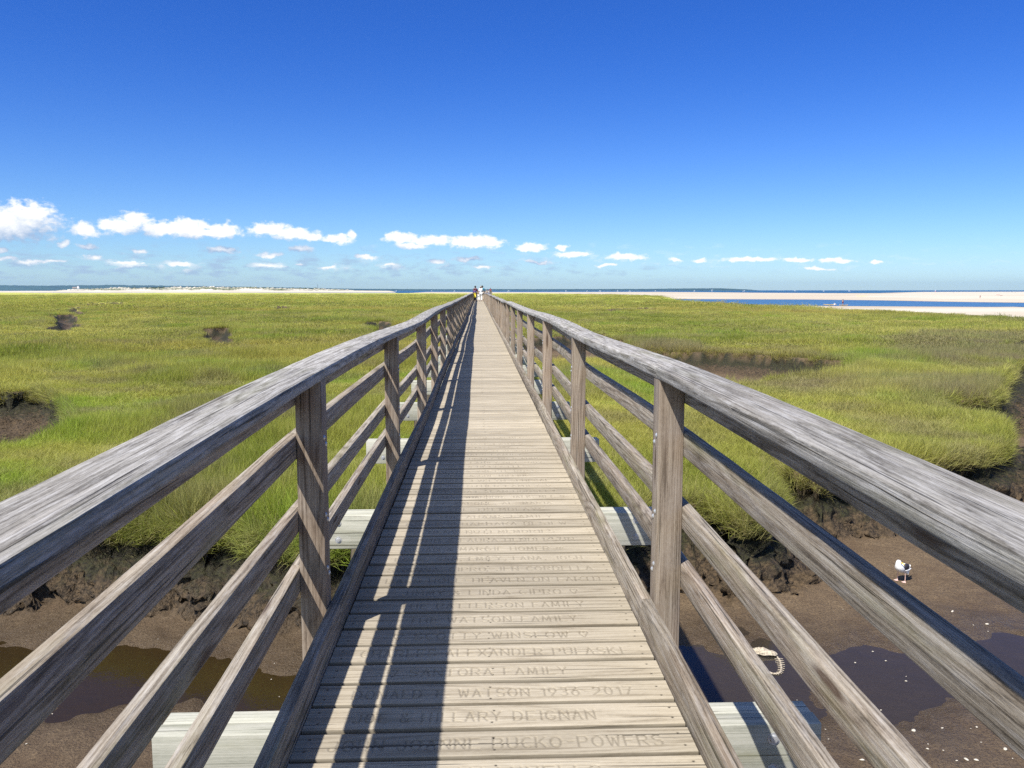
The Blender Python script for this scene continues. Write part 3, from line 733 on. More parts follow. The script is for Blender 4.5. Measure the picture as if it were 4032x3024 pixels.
def grass_pts(n, r0, r1, power, s0, s1, clear=.05, band=None, nv=5):
    x, y = scatter(n, r0, r1, -43, 45, None, power)
    sd = creek_sd(x, y); rr = np.hypot(x, y)
    me = in_sd(x, y, marsh_edge)
    ok = (sd > clear) & (me < -.5) & ((sd < band) if band else True) & ~((np.abs(x-.03-0) < .3) & (y < 60))
    x, y, sd = x[ok], y[ok], sd[ok]
    z = marsh_top(x, y)-.02
    patch = fbm(x*.16, y*.16, 3, 50); tall = fbm(x*.05, y*.05, 3, 55)
    s = (s0+(s1-s0)*RNG.random(len(x)))
    hs = s*(.50+1.05*sstep(.40, .66, patch)+.25*(tall-.5))*np.where(sd < .8, 1.15, 1)
    la = (fbm(x*.08, y*.08, 2, 60)-.5)*2.2; 
    rx = (fbm(x*.3, y*.3, 2, 61)-.5)*.5+RNG.normal(0, .06, len(x)); ry = la*.16+(fbm(x*.3, y*.3, 2, 62)-.5)*.5+RNG.normal(0, .06, len(x))
    rot = np.stack([rx, ry, RNG.random(len(x))*math.tau], 1)
    scl = np.stack([s, s, hs], 1)
    dry = np.zeros(len(x))
    for q in dry_polys:
        d = in_sd(x, y, q); dry = np.maximum(dry, sstep(1.2, -1.5, d)*.75)
    dry = np.clip(dry*(.35+1.1*fbm(x*.8, y*.8, 3, 70)), 0, 1)
    dry = np.maximum(dry, sstep(.60, .72, fbm(x*.45, y*.45, 4, 72))*.5)
    return np.stack([x, y, z], 1), rot, scl, RNG.integers(0, nv, len(x)).astype(float), dry
def grass_all():
    c1 = [clump(40, .16, .14, .36, (.0026,), 100+i) for i in range(5)]
    c2 = [clump(70, .34, .12, .32, (.0042,), 200+i, lean=.28) for i in range(5)]
    c3 = [clump(110, 1.0, .10, .28, (.010,), 300+i, lean=.25) for i in range(5)]
    c4 = [clump(110, 3.2, .10, .26, (.032,), 400+i, lean=.25) for i in range(5)]
    sets = [(grass_pts(34000, 9, 24, .5, .8, 1.3), 0), (grass_pts(56000, 21, 62, .0, .8, 1.3, .3), 5), (grass_pts(46000, 50, 190, .0, .8, 1.3, 1.1), 10), (grass_pts(26000, 160, 700, .0, .8, 1.3, 2.6), 15),
            (grass_pts(60000, 20, 80, .0, .8, 1.2, .02, .7), 0), (grass_pts(120000, 50, 260, .0, .9, 1.3, .2, 2.6), 5)]
    P, Ro, S, I, D = [], [], [], [], []
    for (p, ro, s, ii, d), b in sets:
        P.append(p); Ro.append(ro); S.append(s); I.append(ii+b); D.append(d)
    # tufts that lean out and hang over the lip of the banks
    x, y = scatter(160000, 9, 60, -43, 45, None, 0); sd = creek_sd(x, y); m = (sd > -.10) & (sd < .14); x, y, sd = x[m], y[m], sd[m]
    e = .05; gx = creek_sd(x+e, y)-creek_sd(x-e, y); gy_ = creek_sd(x, y+e)-creek_sd(x, y-e); l = np.hypot(gx, gy_)+1e-6; nx, ny = -gx/l, -gy_/l
    t = RNG.uniform(.3, 1.0, len(x)); rot = np.stack([-ny*t*1.0, nx*t*1.0, RNG.random(len(x))*.4], 1); s = RNG.uniform(.8, 1.2, len(x))*np.clip(np.hypot(x, y)/22, 1, 1.6)
    P.append(np.stack([x, y, marsh_top(x, y)-.05-.2*sstep(0, -.1, sd)], 1)); Ro.append(rot); S.append(np.stack([s, s, s*.85], 1)); I.append(RNG.integers(0, 5, len(x)).astype(float)); D.append(np.clip(RNG.normal(.25, .25, len(x)), 0, .8))
    P = np.concatenate(P); print('grass clumps', len(P))
    gn_scatter('marsh_grass', P, np.concatenate(Ro), np.concatenate(S), np.concatenate(I), np.concatenate(D), c1+c2+c3+c4)
grass_all()
print('grass', time.time()-T0)
#--PART3--
# ------------------------------------------------------------------ skinned bodies
def skin(name, verts, edges, radii, mat, parent=None, sub=1, root=0, shape=None):
    me = bpy.data.meshes.new(name); me.from_pydata(verts, edges, []); o = bpy.data.objects.new(name, me); COL.objects.link(o)
    sk = o.modifiers.new('s', 'SKIN'); sk.use_smooth_shade = True
    for i, r in enumerate(radii):
        v = me.skin_vertices[0].data[i]; v.radius = (r, r) if not isinstance(r, tuple) else r; v.use_root = (i == root)
    ss = o.modifiers.new('u', 'SUBSURF'); ss.levels = ss.render_levels = sub
    bpy.context.view_layer.update()
    m2 = bpy.data.meshes.new_from_object(o.evaluated_get(bpy.context.evaluated_depsgraph_get()))
    bpy.data.objects.remove(o); m2.name = name; m2.materials.clear(); m2.materials.append(mat)
    if shape: shape(m2)
    return link(name, m2, parent)
def blob(rx, ry, rz, c=(0, 0, 0), nu=14, nv=9, amp=0.0, seed=0, zmin=-1):
    V = []; F = []
    for i in range(nv+1):
        t = math.pi*i/nv
        for j in range(nu):
            p = math.tau*j/nu; d = Vector((math.sin(t)*math.cos(p), math.sin(t)*math.sin(p), max(zmin, math.cos(t))))
            k = 1+amp*(float(vn(d.x*2.3+seed+5, d.y*2.3+d.z*3.1+seed+5))-.5)*2
            V.append((c[0]+d.x*rx*k, c[1]+d.y*ry*k, c[2]+d.z*rz*k))
    for i in range(nv):
        for j in range(nu):
            F.append((i*nu+j, (i+1)*nu+j, (i+1)*nu+(j+1) % nu, i*nu+(j+1) % nu))
    return V, F
_mats = {}
def cm(name, col, rough=.75, **k):
    if name not in _mats: _mats[name] = simple(name, col, rough, var=.06, **k)
    return _mats[name]

# ------------------------------------------------------------------ the gull
gx, gy_ = gp(3548, 2287, -3.25); gz_ = gh(gx, gy_)
gull = empty('gull', (gx, gy_, gz_), R(0))
tag(gull, 'white gull with dark back standing on the wet mud by the puddle', 'gull')
WH = cm('white_feathers', (.80, .79, .76), .7); DK = cm('slate_feathers', (.028, .026, .035), .6); PK = cm('pink_legs', (.62, .42, .36)); YB = cm('yellow_beak', (.75, .52, .06), .4); EY = cm('dark_eye', (.01, .01, .01), .2)
# body axis runs from tail (back right) to breast (front left); the head is drawn in and turned to the right
def gl(a, b, z):                        # a along the body towards the breast, b to the bird's left
    ux, uy = -.80, -.60
    return (a*ux-b*uy, a*uy+b*ux, z)
bv = [gl(-.02, 0, .205), gl(.055, 0, .225), gl(.105, 0, .25), gl(.115, .0, .295), gl(.115, .005, .335), gl(.12, .012, .352), gl(-.09, 0, .18), gl(-.15, 0, .165), gl(-.20, 0, .155)]
skin('body', bv, [(0, 1), (1, 2), (2, 3), (3, 4), (4, 5), (0, 6), (6, 7), (7, 8)], [(.078, .075), (.082, .08), (.066, .066), (.046, .046), (.041, .041), (.024, .024), (.06, .055), (.036, .026), (.026, .008)], WH, gull, sub=2)
for sd_ in (-1, 1):
    wv_ = [gl(.07, sd_*.055, .25), gl(.0, sd_*.068, .245), gl(-.09, sd_*.055, .215), gl(-.19, sd_*.025, .185), gl(-.26, sd_*.012, .172)]
    skin('wing', wv_, [(0, 1), (1, 2), (2, 3), (3, 4)], [(.028, .040), (.030, .056), (.026, .048), (.016, .024), (.006, .008)], DK, gull, sub=2)
    tp = [gl(-.15, sd_*.072, .185), gl(-.05, sd_*.083, .185), gl(.03, sd_*.075, .19)]
    skin('wing_edge', tp, [(0, 1), (1, 2)], [.008, .012, .008], WH, gull, sub=1)
    lx = [gl(.0, sd_*.055, .15), gl(-.005, sd_*.058, .085), gl(.0, sd_*.06, .012)]
    leg = skin('leg', lx, [(0, 1), (1, 2)], [.008, .0062, .0062], PK, gull, sub=1)
    b0 = Vector(lx[2]); V = []; F = []
    for a_ in (-38, 0, 38):
        dd = Vector(gl(math.cos(R(a_)), math.sin(R(a_)), 0)); V.append(tuple(b0+dd*.062+Vector((0, 0, -.008))))
    V = [tuple(b0+Vector(gl(-.012, 0, .006)))]+V+[tuple(b0+Vector((0, 0, -.012)))]+[(x, y, z-.006) for x, y, z in V]
    me = mk_mesh('foot', V, [(0, 1, 2), (0, 2, 3), (4, 2, 1), (4, 3, 2), (0, 4, 1), (0, 3, 4)], PK, False); link('foot', me, leg)
hd = Vector(gl(.117, .008, .338)); face = Vector((.52, -.62, -.30)).normalized()
bk = [tuple(hd+face*.036), tuple(hd+face*.060), tuple(hd+face*.082+Vector((0, 0, -.004))), tuple(hd+face*.089+Vector((0, 0, -.013)))]
skin('beak', bk, [(0, 1), (1, 2), (2, 3)], [(.012, .012), (.009, .010), (.0075, .009), (.003, .004)], YB, gull, sub=1)
fs = face.cross(Vector((0, 0, 1))).normalized()
for s in (-1, 1):
    c = hd+face*.024+fs*s*.026+Vector((0, 0, .012)); V, F = blob(.006, .006, .006, c, 8, 6); link('eye', mk_mesh('eye', V, F, EY), gull)

# ------------------------------------------------------------------ fish remains in the puddle
BONE = simple('pale_bone', (.44, .37, .27), .85, var=.6, scale=45, bump=.006)
fx, fy = gp(3000, 2583, ZP); fish = empty('fish_skeleton', (fx, fy, ZP))
tag(fish, 'pale remains of a dead fish with curved backbone lying in the puddle', 'fish skeleton')
def fl(u, v, z=0.0):
    x, y = gp(u, v, ZP); return (x-fx, y-fy, z)
h0, h1 = np.array(fl(2944, 2566, .02)), np.array(fl(3062, 2584, .02)); ax = (h1-h0)/np.linalg.norm(h1-h0); sdv = np.array([-ax[1], ax[0], 0]); HL = np.linalg.norm(h1-h0)/2
V0, F = blob(1, 1, 1, nu=40, nv=26); V = []
for (x, y, z) in V0:                    # ragged skull and gill plates, longer than wide, torn towards the spine
    k = 1+(float(fbm(x*3+7, y*3+z*4+3, 5))-.5)*.75; w_ = (.62+.3*x if x < 0 else .62-.15*x)
    V.append(tuple((h0+h1)/2+ax*x*HL*(1+.1*(k-1))+sdv*y*.075*w_*k/.6+np.array([0, 0, max(z, -.2)*.055*k*w_/.6])))
link('head', mk_mesh('head', V, F, BONE), fish)
sp = [(3060, 2588), (3069, 2600), (3074, 2615), (3077, 2630), (3074, 2645), (3066, 2654), (3050, 2656), (3034, 2652), (3022, 2648)]
mb = MB(); spv = [np.array(fl(u, v, .008)) for u, v in sp]
tube = []
for a, b in zip(spv[:-1], spv[1:]):
    for i in range(4): tube.append(a*(1-i/4)+b*i/4)
tube.append(spv[-1])
skin('backbone', [tuple(t) for t in tube], [(i, i+1) for i in range(len(tube)-1)], [.013 if i % 2 else .007 for i in range(len(tube))], BONE, fish, sub=1)
for i in range(3, len(tube)-7, 2):
    t = tube[i+1]-tube[i-1]; t /= np.linalg.norm(t); sx_ = np.array([-t[1], t[0], 0])
    L_ = .045*(1-i/len(tube))+.012
    skin('rib', [tuple(tube[i]-sx_*L_), tuple(tube[i]+np.array([0, 0, .006])), tuple(tube[i]+sx_*L_)], [(0, 1), (1, 2)], [.0025, .0045, .0025], BONE, fish, sub=0)
V, F = blob(.05, .02, .01, tube[-1]+np.array([-.02, 0, .003]), 12, 7, .4, 3); link('tail_fin', mk_mesh('tail_fin', V, F, BONE), fish)

# ------------------------------------------------------------------ shells and stones on the mud
SH = simple('shell_white', (.50, .45, .36), .55, var=.4, scale=60)
def shell_mesh(seed):
    r = random.Random(seed); V = [(0, 0, .012)]; F = []; nseg = 14; rings = 4
    for i in range(1, rings+1):
        q = i/rings
        for j in range(nseg):
            a = math.tau*j/nseg; rad = .022*q*(1+.16*math.cos(a))*(1+.06*math.cos(a*7)); V.append((rad*math.cos(a)*1.25, rad*math.sin(a), .012*(1-q*q)+.0006*math.sin(a*7)+.001))
    for j in range(nseg):
        F.append((0, 1+j, 1+(j+1) % nseg))
        for i in range(rings-1):
            a = 1+i*nseg; F.append((a+j, a+nseg+j, a+nseg+(j+1) % nseg, a+(j+1) % nseg))
    F.append(tuple(1+(rings-1)*nseg+j for j in range(nseg))[::-1])
    return mk_mesh('shell', V, F, SH)
sms = [shell_mesh(i) for i in range(3)]
spots = []
rr_ = random.Random(5)
for (u0, v0, u1, v1, c) in [(3240, 2850, 4000, 3020, 46), (3050, 2590, 3500, 2800, 26), (3020, 2150, 3900, 2420, 20), (0, 2640, 700, 3000, 14), (300, 2480, 1100, 2780, 12), (3500, 2380, 4000, 2500, 12), (2700, 2850, 3240, 2960, 8)]:
    for _ in range(int(c*.6)): spots.append((rr_.uniform(u0, u1), rr_.uniform(v0, v1)))
spots += [(3669, 2195), (3076, 2200), (3042, 2196), (3117, 2208), (3436, 2558), (3569, 2656), (3567, 2674)]
for u, v in spots:
    x, y = gp(u, v, ZMUD-.02); z = max(gh(x, y), ZP)
    o = link('shell', sms[rr_.randrange(3)], None, (x, y, z+.002)); o.rotation_euler = (rr_.uniform(-.3, .3), rr_.uniform(-.3, .3), rr_.random()*6.3)
    s = rr_.choice([.28, .35, .4, .5, .6, 1.0]); s = s if v > 2000 else s*1.3; o.scale = (s, s*rr_.uniform(.6, 1), s)
    tag(o, 'small pale seashell lying on the creek mud near the boardwalk', 'shell', 'seashells scattered over the creek mud')

# ------------------------------------------------------------------ people
SKIN_ = cm('sunned_skin', (.45, .27, .19), .6)
def person(loc, rz, label, shirt, trousers, hair, pose='walk', h=1.7, shorts=False, sleeves=True, extra=None, skinm=None, group=None):
    p = empty('person', loc, rz); tag(p, label, 'person', group); sk = skinm or SKIN_
    k = h/1.7
    if pose == 'walk':
        J = dict(pe=(0, 0, .95), sp=(0, .0, 1.12), ch=(0, .01, 1.32), nk=(0, .02, 1.44), hb=(0, .03, 1.50), hc=(0, .045, 1.58), ht=(0, .045, 1.65), sl=(-.16, .01, 1.38), sr=(.16, .01, 1.38),
                 el=(-.22, -.06, 1.12), er=(.23, .05, 1.12), wl=(-.24, .02, .88), wr=(.24, .16, .90), fl=(-.24, .05, .79), fr=(.24, .21, .82), hl=(-.09, 0, .90), hr=(.09, 0, .90),
                 kl=(-.10, .14, .51), kr=(.10, -.02, .50), al=(-.10, .10, .10), ar=(.10, -.20, .13), tl=(-.11, .25, .04), tr=(.11, -.10, .03))
    elif pose == 'stand':
        J = dict(pe=(0, 0, .95), sp=(0, .0, 1.12), ch=(0, .01, 1.32), nk=(0, .02, 1.44), hb=(0, .03, 1.50), hc=(0, .045, 1.58), ht=(0, .045, 1.65), sl=(-.16, .01, 1.38), sr=(.16, .01, 1.38),
                 el=(-.23, -.02, 1.12), er=(.23, .0, 1.12), wl=(-.24, .05, .88), wr=(.24, .06, .88), fl=(-.23, .08, .79), fr=(.23, .09, .79), hl=(-.09, 0, .90), hr=(.09, 0, .90),
                 kl=(-.11, .02, .50), kr=(.11, .02, .50), al=(-.12, .0, .09), ar=(.12, .0, .09), tl=(-.13, .14, .03), tr=(.13, .14, .03))
    else:                                # sitting, origin on the seat's ground
        J = dict(pe=(0, 0, .50), sp=(0, -.02, .68), ch=(0, .0, .88), nk=(0, .02, 1.0), hb=(0, .03, 1.06), hc=(0, .045, 1.14), ht=(0, .045, 1.21), sl=(-.16, .01, .94), sr=(.16, .01, .94),
                 el=(-.22, .04, .70), er=(.22, .04, .70), wl=(-.18, .26, .62), wr=(.18, .26, .62), fl=(-.15, .34, .60), fr=(.15, .34, .60), hl=(-.09, 0, .48), hr=(.09, 0, .48),
                 kl=(-.11, .42, .50), kr=(.11, .42, .50), al=(-.12, .44, .09), ar=(.12, .44, .09), tl=(-.13, .58, .03), tr=(.13, .58, .03))
    names = list(J); V = [tuple(c*k for c in J[q]) for q in names]; ix = {q: i for i, q in enumerate(names)}
    E = [('pe', 'sp'), ('sp', 'ch'), ('ch', 'nk'), ('nk', 'hb'), ('hb', 'hc'), ('hc', 'ht'), ('ch', 'sl'), ('ch', 'sr'), ('sl', 'el'), ('sr', 'er'), ('el', 'wl'), ('er', 'wr'), ('wl', 'fl'), ('wr', 'fr'),
         ('pe', 'hl'), ('pe', 'hr'), ('hl', 'kl'), ('hr', 'kr'), ('kl', 'al'), ('kr', 'ar'), ('al', 'tl'), ('ar', 'tr')]
    rad = dict(pe=.13, sp=.12, ch=.14, nk=.055, hb=.07, hc=.095, ht=.07, sl=.06, sr=.06, el=.042, er=.042, wl=.03, wr=.03, fl=.03, fr=.03, hl=.095, hr=.095, kl=.06, kr=.06, al=.042, ar=.042, tl=.035, tr=.035)
    skin('body', V, [(ix[a], ix[b]) for a, b in E], [rad[q]*k for q in names], sk, p)
    def sub_(nm, qs, ed, gr, m):
        i2 = {q: i for i, q in enumerate(qs)}
        skin(nm, [V[ix[q]] for q in qs], [(i2[a], i2[b]) for a, b in ed], [(rad[q]+gr)*k for q in qs], m, p)
    if shirt:
        q = ['pe', 'sp', 'ch', 'sl', 'sr']+(['el', 'er'] if sleeves else [])
        sub_('shirt', q, [e for e in E if e[0] in q and e[1] in q], .022, shirt)
    if trousers:
        q = ['pe', 'hl', 'hr', 'kl', 'kr']+([] if shorts else ['al', 'ar'])
        sub_('shorts' if shorts else 'trousers', q, [e for e in E if e[0] in q and e[1] in q], .02, trousers)
    hx = V[ix['hc']]; Vb, Fb = blob(.105*k, .115*k, .105*k, (hx[0], hx[1]-.012, hx[2]+.03), 12, 8, .12, 3)
    link('hair', mk_mesh('hair', Vb, Fb, hair), p)
    return p
wht = cm('white_cotton', (.82, .82, .80)); mar = cm('maroon_cotton', (.13, .02, .05)); pur = cm('purple_cotton', (.06, .03, .16)); teal = cm('teal_cotton', (.02, .22, .30)); yel = cm('yellow_cloth', (.75, .58, .04)); redc = cm('dark_red_cloth', (.25, .02, .03)); blk = cm('dark_cloth', (.02, .02, .03)); blu = cm('blue_cloth', (.05, .12, .4)); tanc = cm('tan_cloth', (.45, .36, .26))
hd_, hg, hb_, hbl = cm('dark_hair', (.02, .015, .012)), cm('grey_blond_hair', (.34, .29, .22)), cm('brown_hair', (.09, .05, .03)), cm('sandy_hair', (.3, .2, .1))
def on_deck(u, y): 
    x = gy(u, 1143, y)[0]; return (x, y, zo(y)+.002)
person(on_deck(1893, 92), R(2), 'person in white shirt and white trousers walking away on the boardwalk', wht, wht, hg)
person(on_deck(1899, 97), R(-4), 'dark haired person in teal shirt walking just ahead of the one in white', teal, tanc, hd_, h=1.78)
person(on_deck(1871.5, 93), R(5), 'dark haired person in maroon top on the left side of the boardwalk', mar, blk, hd_, h=1.72)
y_ = 91.2; pk_ = on_deck(1868.5, y_)
person(pk_, R(0), 'shorter person in purple top nearest the left rail of the boardwalk', pur, blk, hb_, h=1.42)
tw = empty('beach_towel', (pk_[0], y_-.19, pk_[2]+.45)); tag(tw, 'bright yellow towel hanging from the person nearest the left rail', 'towel')
mb = MB(); nx_, nz_ = 10, 14; VV = []; FF = []
for side_ in (0, 1):
    for i in range(nz_+1):
        for j in range(nx_+1):
            VV.append(((j/nx_-.5)*(.34-.10*i/nz_), -side_*.012+.03*math.sin(j*1.1)*(1-i/nz_)-.03*math.sin(i*.5), i/nz_*.52))
nn_ = (nz_+1)*(nx_+1)
for i in range(nz_):
    for j in range(nx_):
        a = i*(nx_+1)+j; FF.append((a, a+1, a+nx_+2, a+nx_+1)); FF.append((nn_+a, nn_+a+nx_+1, nn_+a+nx_+2, nn_+a+1))
for j in range(nx_): FF.append((j, nn_+j, nn_+j+1, j+1)); a = nz_*(nx_+1)+j; FF.append((a, a+1, nn_+a+1, nn_+a))
link('cloth', mk_mesh('cloth', VV, FF, yel), tw)
person(on_deck(1882, 98), R(10), 'child in pale clothes walking between the adults on the boardwalk', tanc, wht, hbl, h=1.25)

# ------------------------------------------------------------------ viewing platform at the end
pl = empty('viewing_platform', (0, YEND+.2, zo(YEND))); tag(pl, 'wooden viewing platform with rails at the far end of the boardwalk', 'platform')
px0, px1, pd_ = -.9, 2.6, 5.0
mb = MB()
for i in range(34): plank(mb, [(px0, .07+i*.145, -.018), (px1, .07+i*.145, -.018)], .138, .036, .004, m=0)
mb.build('floor', M_DECK, pl)
for i, (x, y) in enumerate([(px1, 0), (1.7, 0), (px1, 2.5), (px1, pd_), (.9, pd_), (px0, pd_), (px0, 2.5), (px0, 0), (1.0, 0)]):
    mb = MB(); plank(mb, [(x, y+.01, -3.0), (x, y+.01, -1), (x, y+.01, .90)], .089, .089, .004, side=(1, 0, 0)); mb.build('post', M_POST, pl)
for (a, b) in (((1.0, 0), (px1, 0)), ((px1, 0), (px1, pd_)), ((px1, pd_), (px0, pd_)), ((px0, pd_), (px0, 0))):
    for z, w_, h_ in ((.92, .146, .038), (.78, .04, .09), (.56, .04, .09), (.34, .04, .09), (.12, .04, .14)):
        mb = MB(); plank(mb, [(a[0], a[1], z), ((a[0]+b[0])/2, (a[1]+b[1])/2, z), (b[0], b[1], z)], w_, h_, .004); mb.build('handrail_cap' if z > .9 else 'side_rail', M_CAP if z > .9 else M_RAIL, pl)
bn = empty('bench', (1.9, YEND+3.2, zo(YEND))); tag(bn, 'plain wooden bench on the viewing platform', 'bench')
mb = MB(); plank(mb, [(-.8, 0, .45), (.8, 0, .45)], .3, .04, .004); mb.build('seat', M_DECK, bn)
for x in (-.7, .7): mb = MB(); plank(mb, [(x, 0, 0), (x, 0, .43)], .25, .05, .004, side=(0, 1, 0)); mb.build('leg', M_POST, bn)
zz = zo(YEND)
person((1.45, YEND+3.2, zz-.03), R(160), 'seated person in tan top, left one on the platform bench', tanc, blu, hbl, pose='sit')
person((1.85, YEND+3.2, zz-.03), R(200), 'seated person in white top, middle of the platform bench', wht, blu, hb_, pose='sit')
person((2.3, YEND+2.4, zz), R(170), 'person in dark red top standing at the right end of the platform', redc, blk, hd_, pose='stand', h=1.6)

# ------------------------------------------------------------------ out on the sand
def kayak(loc, rz, col, label, L=3.4, roll=0.0, group=None):
    o = empty('kayak', loc, rz); tag(o, label, 'kayak', group); m = cm('kayak_'+label.split()[0], col, .35)
    nx, nk = 24, 12; V = []; F = []
    for i in range(nx+1):
        t = i/nx*2-1; w = .36*(1-abs(t)**2.4)**.8+.004; z0 = .10+.16*abs(t)**3; hh = .20*(1-.5*abs(t)**3)
        for j in range(nk):
            a = math.tau*j/nk; V.append((t*L/2, w*math.cos(a), z0+hh*.5+(math.sin(a)*hh*(.35 if math.sin(a) > 0 else .6))))
    for i in range(nx):
        for j in range(nk): F.append((i*nk+j, i*nk+(j+1) % nk, (i+1)*nk+(j+1) % nk, (i+1)*nk+j))
    F += [tuple(range(nk))[::-1], tuple(range(nx*nk, nx*nk+nk))]
    me = mk_mesh('hull', V, F, m); link('hull', me, o)
    V = []; F = []; nk = 16
    for ring, (r, z) in enumerate(((1.0, .245), (1.06, .27), (.88, .27), (.82, .19))):
        for j in range(nk): a = math.tau*j/nk; V.append((.45*r*math.cos(a)-.1, .25*r*math.sin(a), z))
    for ring in range(3):
        for j in range(nk): F.append((ring*nk+j, ring*nk+(j+1) % nk, (ring+1)*nk+(j+1) % nk, (ring+1)*nk+j))
    F.append(tuple(range(3*nk, 4*nk)))
    link('cockpit', mk_mesh('cockpit', V, F, blk), o); o.rotation_euler[0] = roll; return o
def spot(u, v, z=-2.92):
    x, y = gp(u, v, z)
    for _ in range(4): z = gh(x, y); x, y = gp(u, v, max(z, ZSEA+.02))
    return (x, y, max(z, ZSEA+.02))
a = spot(3318, 1202.5); person(a, R(200), 'person in dark red shorts standing beside the channel with a kayak', None, redc, hb_, pose='stand', h=1.75, shorts=True)
a = spot(3322, 1204.5); kayak(a, R(12), (.80, .50, .05), 'yellow kayak grounded at the feet of the standing person in red shorts', L=2.9)
a = spot(3268, 1202.5); kayak(a, R(-22), (.85, .72, .05), 'yellow kayak half afloat at the left of the channel edge', L=3.6)
a = spot(3286, 1203.5); person((a[0], a[1], a[2]-.35), R(150), 'person in white top crouching beside the left yellow kayak', wht, blu, hbl, pose='sit', h=1.6)
a = spot(3393, 1167); kayak(a, R(3), (.88, .85, .12), 'pale yellow kayak alone on the wet sand beyond the channel', L=8.0)
a = spot(3930, 1162); kayak(a, R(25), (.75, .06, .05), 'red kayak on the dry sand bar, upper left of the crossed pair', L=4.6)
a = spot(3942, 1165); kayak(a, R(28), (.45, .10, .05), 'darker red kayak on the dry sand bar, lower right of the crossed pair', L=3.8)
a = spot(3859, 1175); person(a, R(30), 'person in dark red shorts walking alone on the sand bar', None, redc, hb_, h=1.65, shorts=True)
a = spot(3635, 1152.4); person(a, R(80), 'person in orange top at the left tip of the dry sand bar', cm('orange_cloth', (.7, .25, .08)), tanc, hb_, pose='stand')
a = spot(3627, 1153); person((a[0], a[1], a[2]-.35), R(80), 'person in white sitting at the left tip of the sand bar', wht, wht, hbl, pose='sit')
a = spot(3755, 1152.6); person((a[0], a[1], a[2]-.35), R(10), 'person in grey sitting far out in the middle of the sand bar', cm('grey_cloth', (.2, .2, .2)), blk, hd_, pose='sit')
a = spot(3985, 1152.6); person(a, R(10), 'person in dark clothes standing on the right of the far sand bar', blk, blk, hd_, pose='stand', h=1.6)
a = spot(3997, 1153); person((a[0], a[1], a[2]-.35), R(10), 'person in green sitting at the far right of the sand bar', cm('green_cloth', (.12, .22, .15)), blk, hb_, pose='sit')
def parasol(loc, col, label):
    o = empty('beach_umbrella', loc); tag(o, label, 'beach umbrella')
    mb = MB(); plank(mb, [(0, 0, 0), (0, 0, 1.1), (0, 0, 2.1)], .05, .05, .02, side=(1, 0, 0)); mb.build('pole', M_BEAM, o)
    V = [(0, 0, 2.25)]; F = []; nk = 16
    for r, z in ((.7, 2.1), (1.35, 1.75), (1.33, 1.71), (.68, 2.05)): V += [(r*math.cos(math.tau*j/nk), r*math.sin(math.tau*j/nk), z) for j in range(nk)]
    for j in range(nk):
        k = (j+1) % nk; F.append((0, 1+j, 1+k))
        for q in range(3): a0 = 1+q*nk; F.append((a0+j, a0+nk+j, a0+nk+k, a0+k))
    link('canopy', mk_mesh('canopy', V, F, col), o)
a = spot(3683, 1151.5); parasol(a, cm('red_canvas', (.62, .06, .08)), 'red beach umbrella open on the crest of the sand bar')
a = spot(3690, 1151.8); person((a[0], a[1], a[2]-.35), R(10), 'person in white sitting right of the red beach umbrella', wht, redc, hbl, pose='sit')

# ------------------------------------------------------------------ boats along the horizon
HULL = cm('white_hull', (.86, .87, .88), .4); GLS = cm('boat_window', (.03, .05, .08), .15)
def boat(u, dist, label, L=7.5, sail=False):
    x, y, _ = gy(u, 1143, dist*math.cos(YAW)); o = empty('motorboat' if not sail else 'sailboat', (x, y, ZSEA), random.choice([0, math.pi])+random.uniform(-.35, .35))
    tag(o, label, 'boat', 'boats strung along the horizon')
    V = []; F = []; nx = 10
    for i in range(nx+1):
        t = i/nx; w = L*.16*min(1, (1-t)**.55*1.25+.02); top = .9+.55*t*t
        V += [(L*(t-.45), -w, top), (L*(t-.45), -w*.7, -.1), (L*(t-.45), 0, -.3), (L*(t-.45), w*.7, -.1), (L*(t-.45), w, top)]
    for i in range(nx):
        for j in range(4): F.append((i*5+j, i*5+j+1, i*5+j+6, i*5+j+5))
        F.append((i*5+4, i*5, i*5+5, i*5+9))
    F.append((4, 3, 2, 1, 0)); F.append(tuple(nx*5+j for j in range(5)))
    link('hull', mk_mesh('hull', V, F, HULL, False), o)
    if sail:
        mb = MB(); plank(mb, [(0, 0, 1), (0, 0, 5), (0, 0, 9.5)], .16, .16, .06, side=(1, 0, 0)); mb.build('mast', HULL, o)
        V = [(-.1, 0, 1.6), (-3.2, .35, 1.7), (-1.5, .3, 5.4), (-.1, 0, 9.3), (-.1, .05, 1.6), (-3.2, .40, 1.7), (-1.5, .35, 5.4), (-.1, .05, 9.3)]
        link('sail', mk_mesh('sail', V, [(0, 1, 2, 3), (7, 6, 5, 4), (0, 4, 5, 1), (1, 5, 6, 2), (2, 6, 7, 3)], HULL, False), o)
    else:
        V, F = [], []
        for z, s_ in ((.9, 1), (1.9, .9), (2.5, .72)):
            V += [(-L*.18*s_-.1, -L*.11*s_, z), (L*.16*s_, -L*.10*s_, z), (L*.16*s_, L*.10*s_, z), (-L*.18*s_-.1, L*.11*s_, z)]
        for r in (0, 4): F += [(r+j, r+(j+1) % 4, r+4+(j+1) % 4, r+4+j) for j in range(4)]
        F.append((8, 9, 10, 11)); cab = link('cabin', mk_mesh('cabin', V, F, HULL, False), o)
        V = [(L*.165*.96, -L*.08, 1.3), (L*.165*.96, L*.08, 1.3), (L*.158*.96, L*.075, 1.85), (L*.158*.96, -L*.075, 1.85)]
        V += [(v[0]+.03, v[1], v[2]) for v in V]; link('window', mk_mesh('window', V, [(0, 3, 2, 1), (4, 5, 6, 7), (0, 1, 5, 4), (1, 2, 6, 5), (2, 3, 7, 6), (3, 0, 4, 7)], GLS, False), cab)
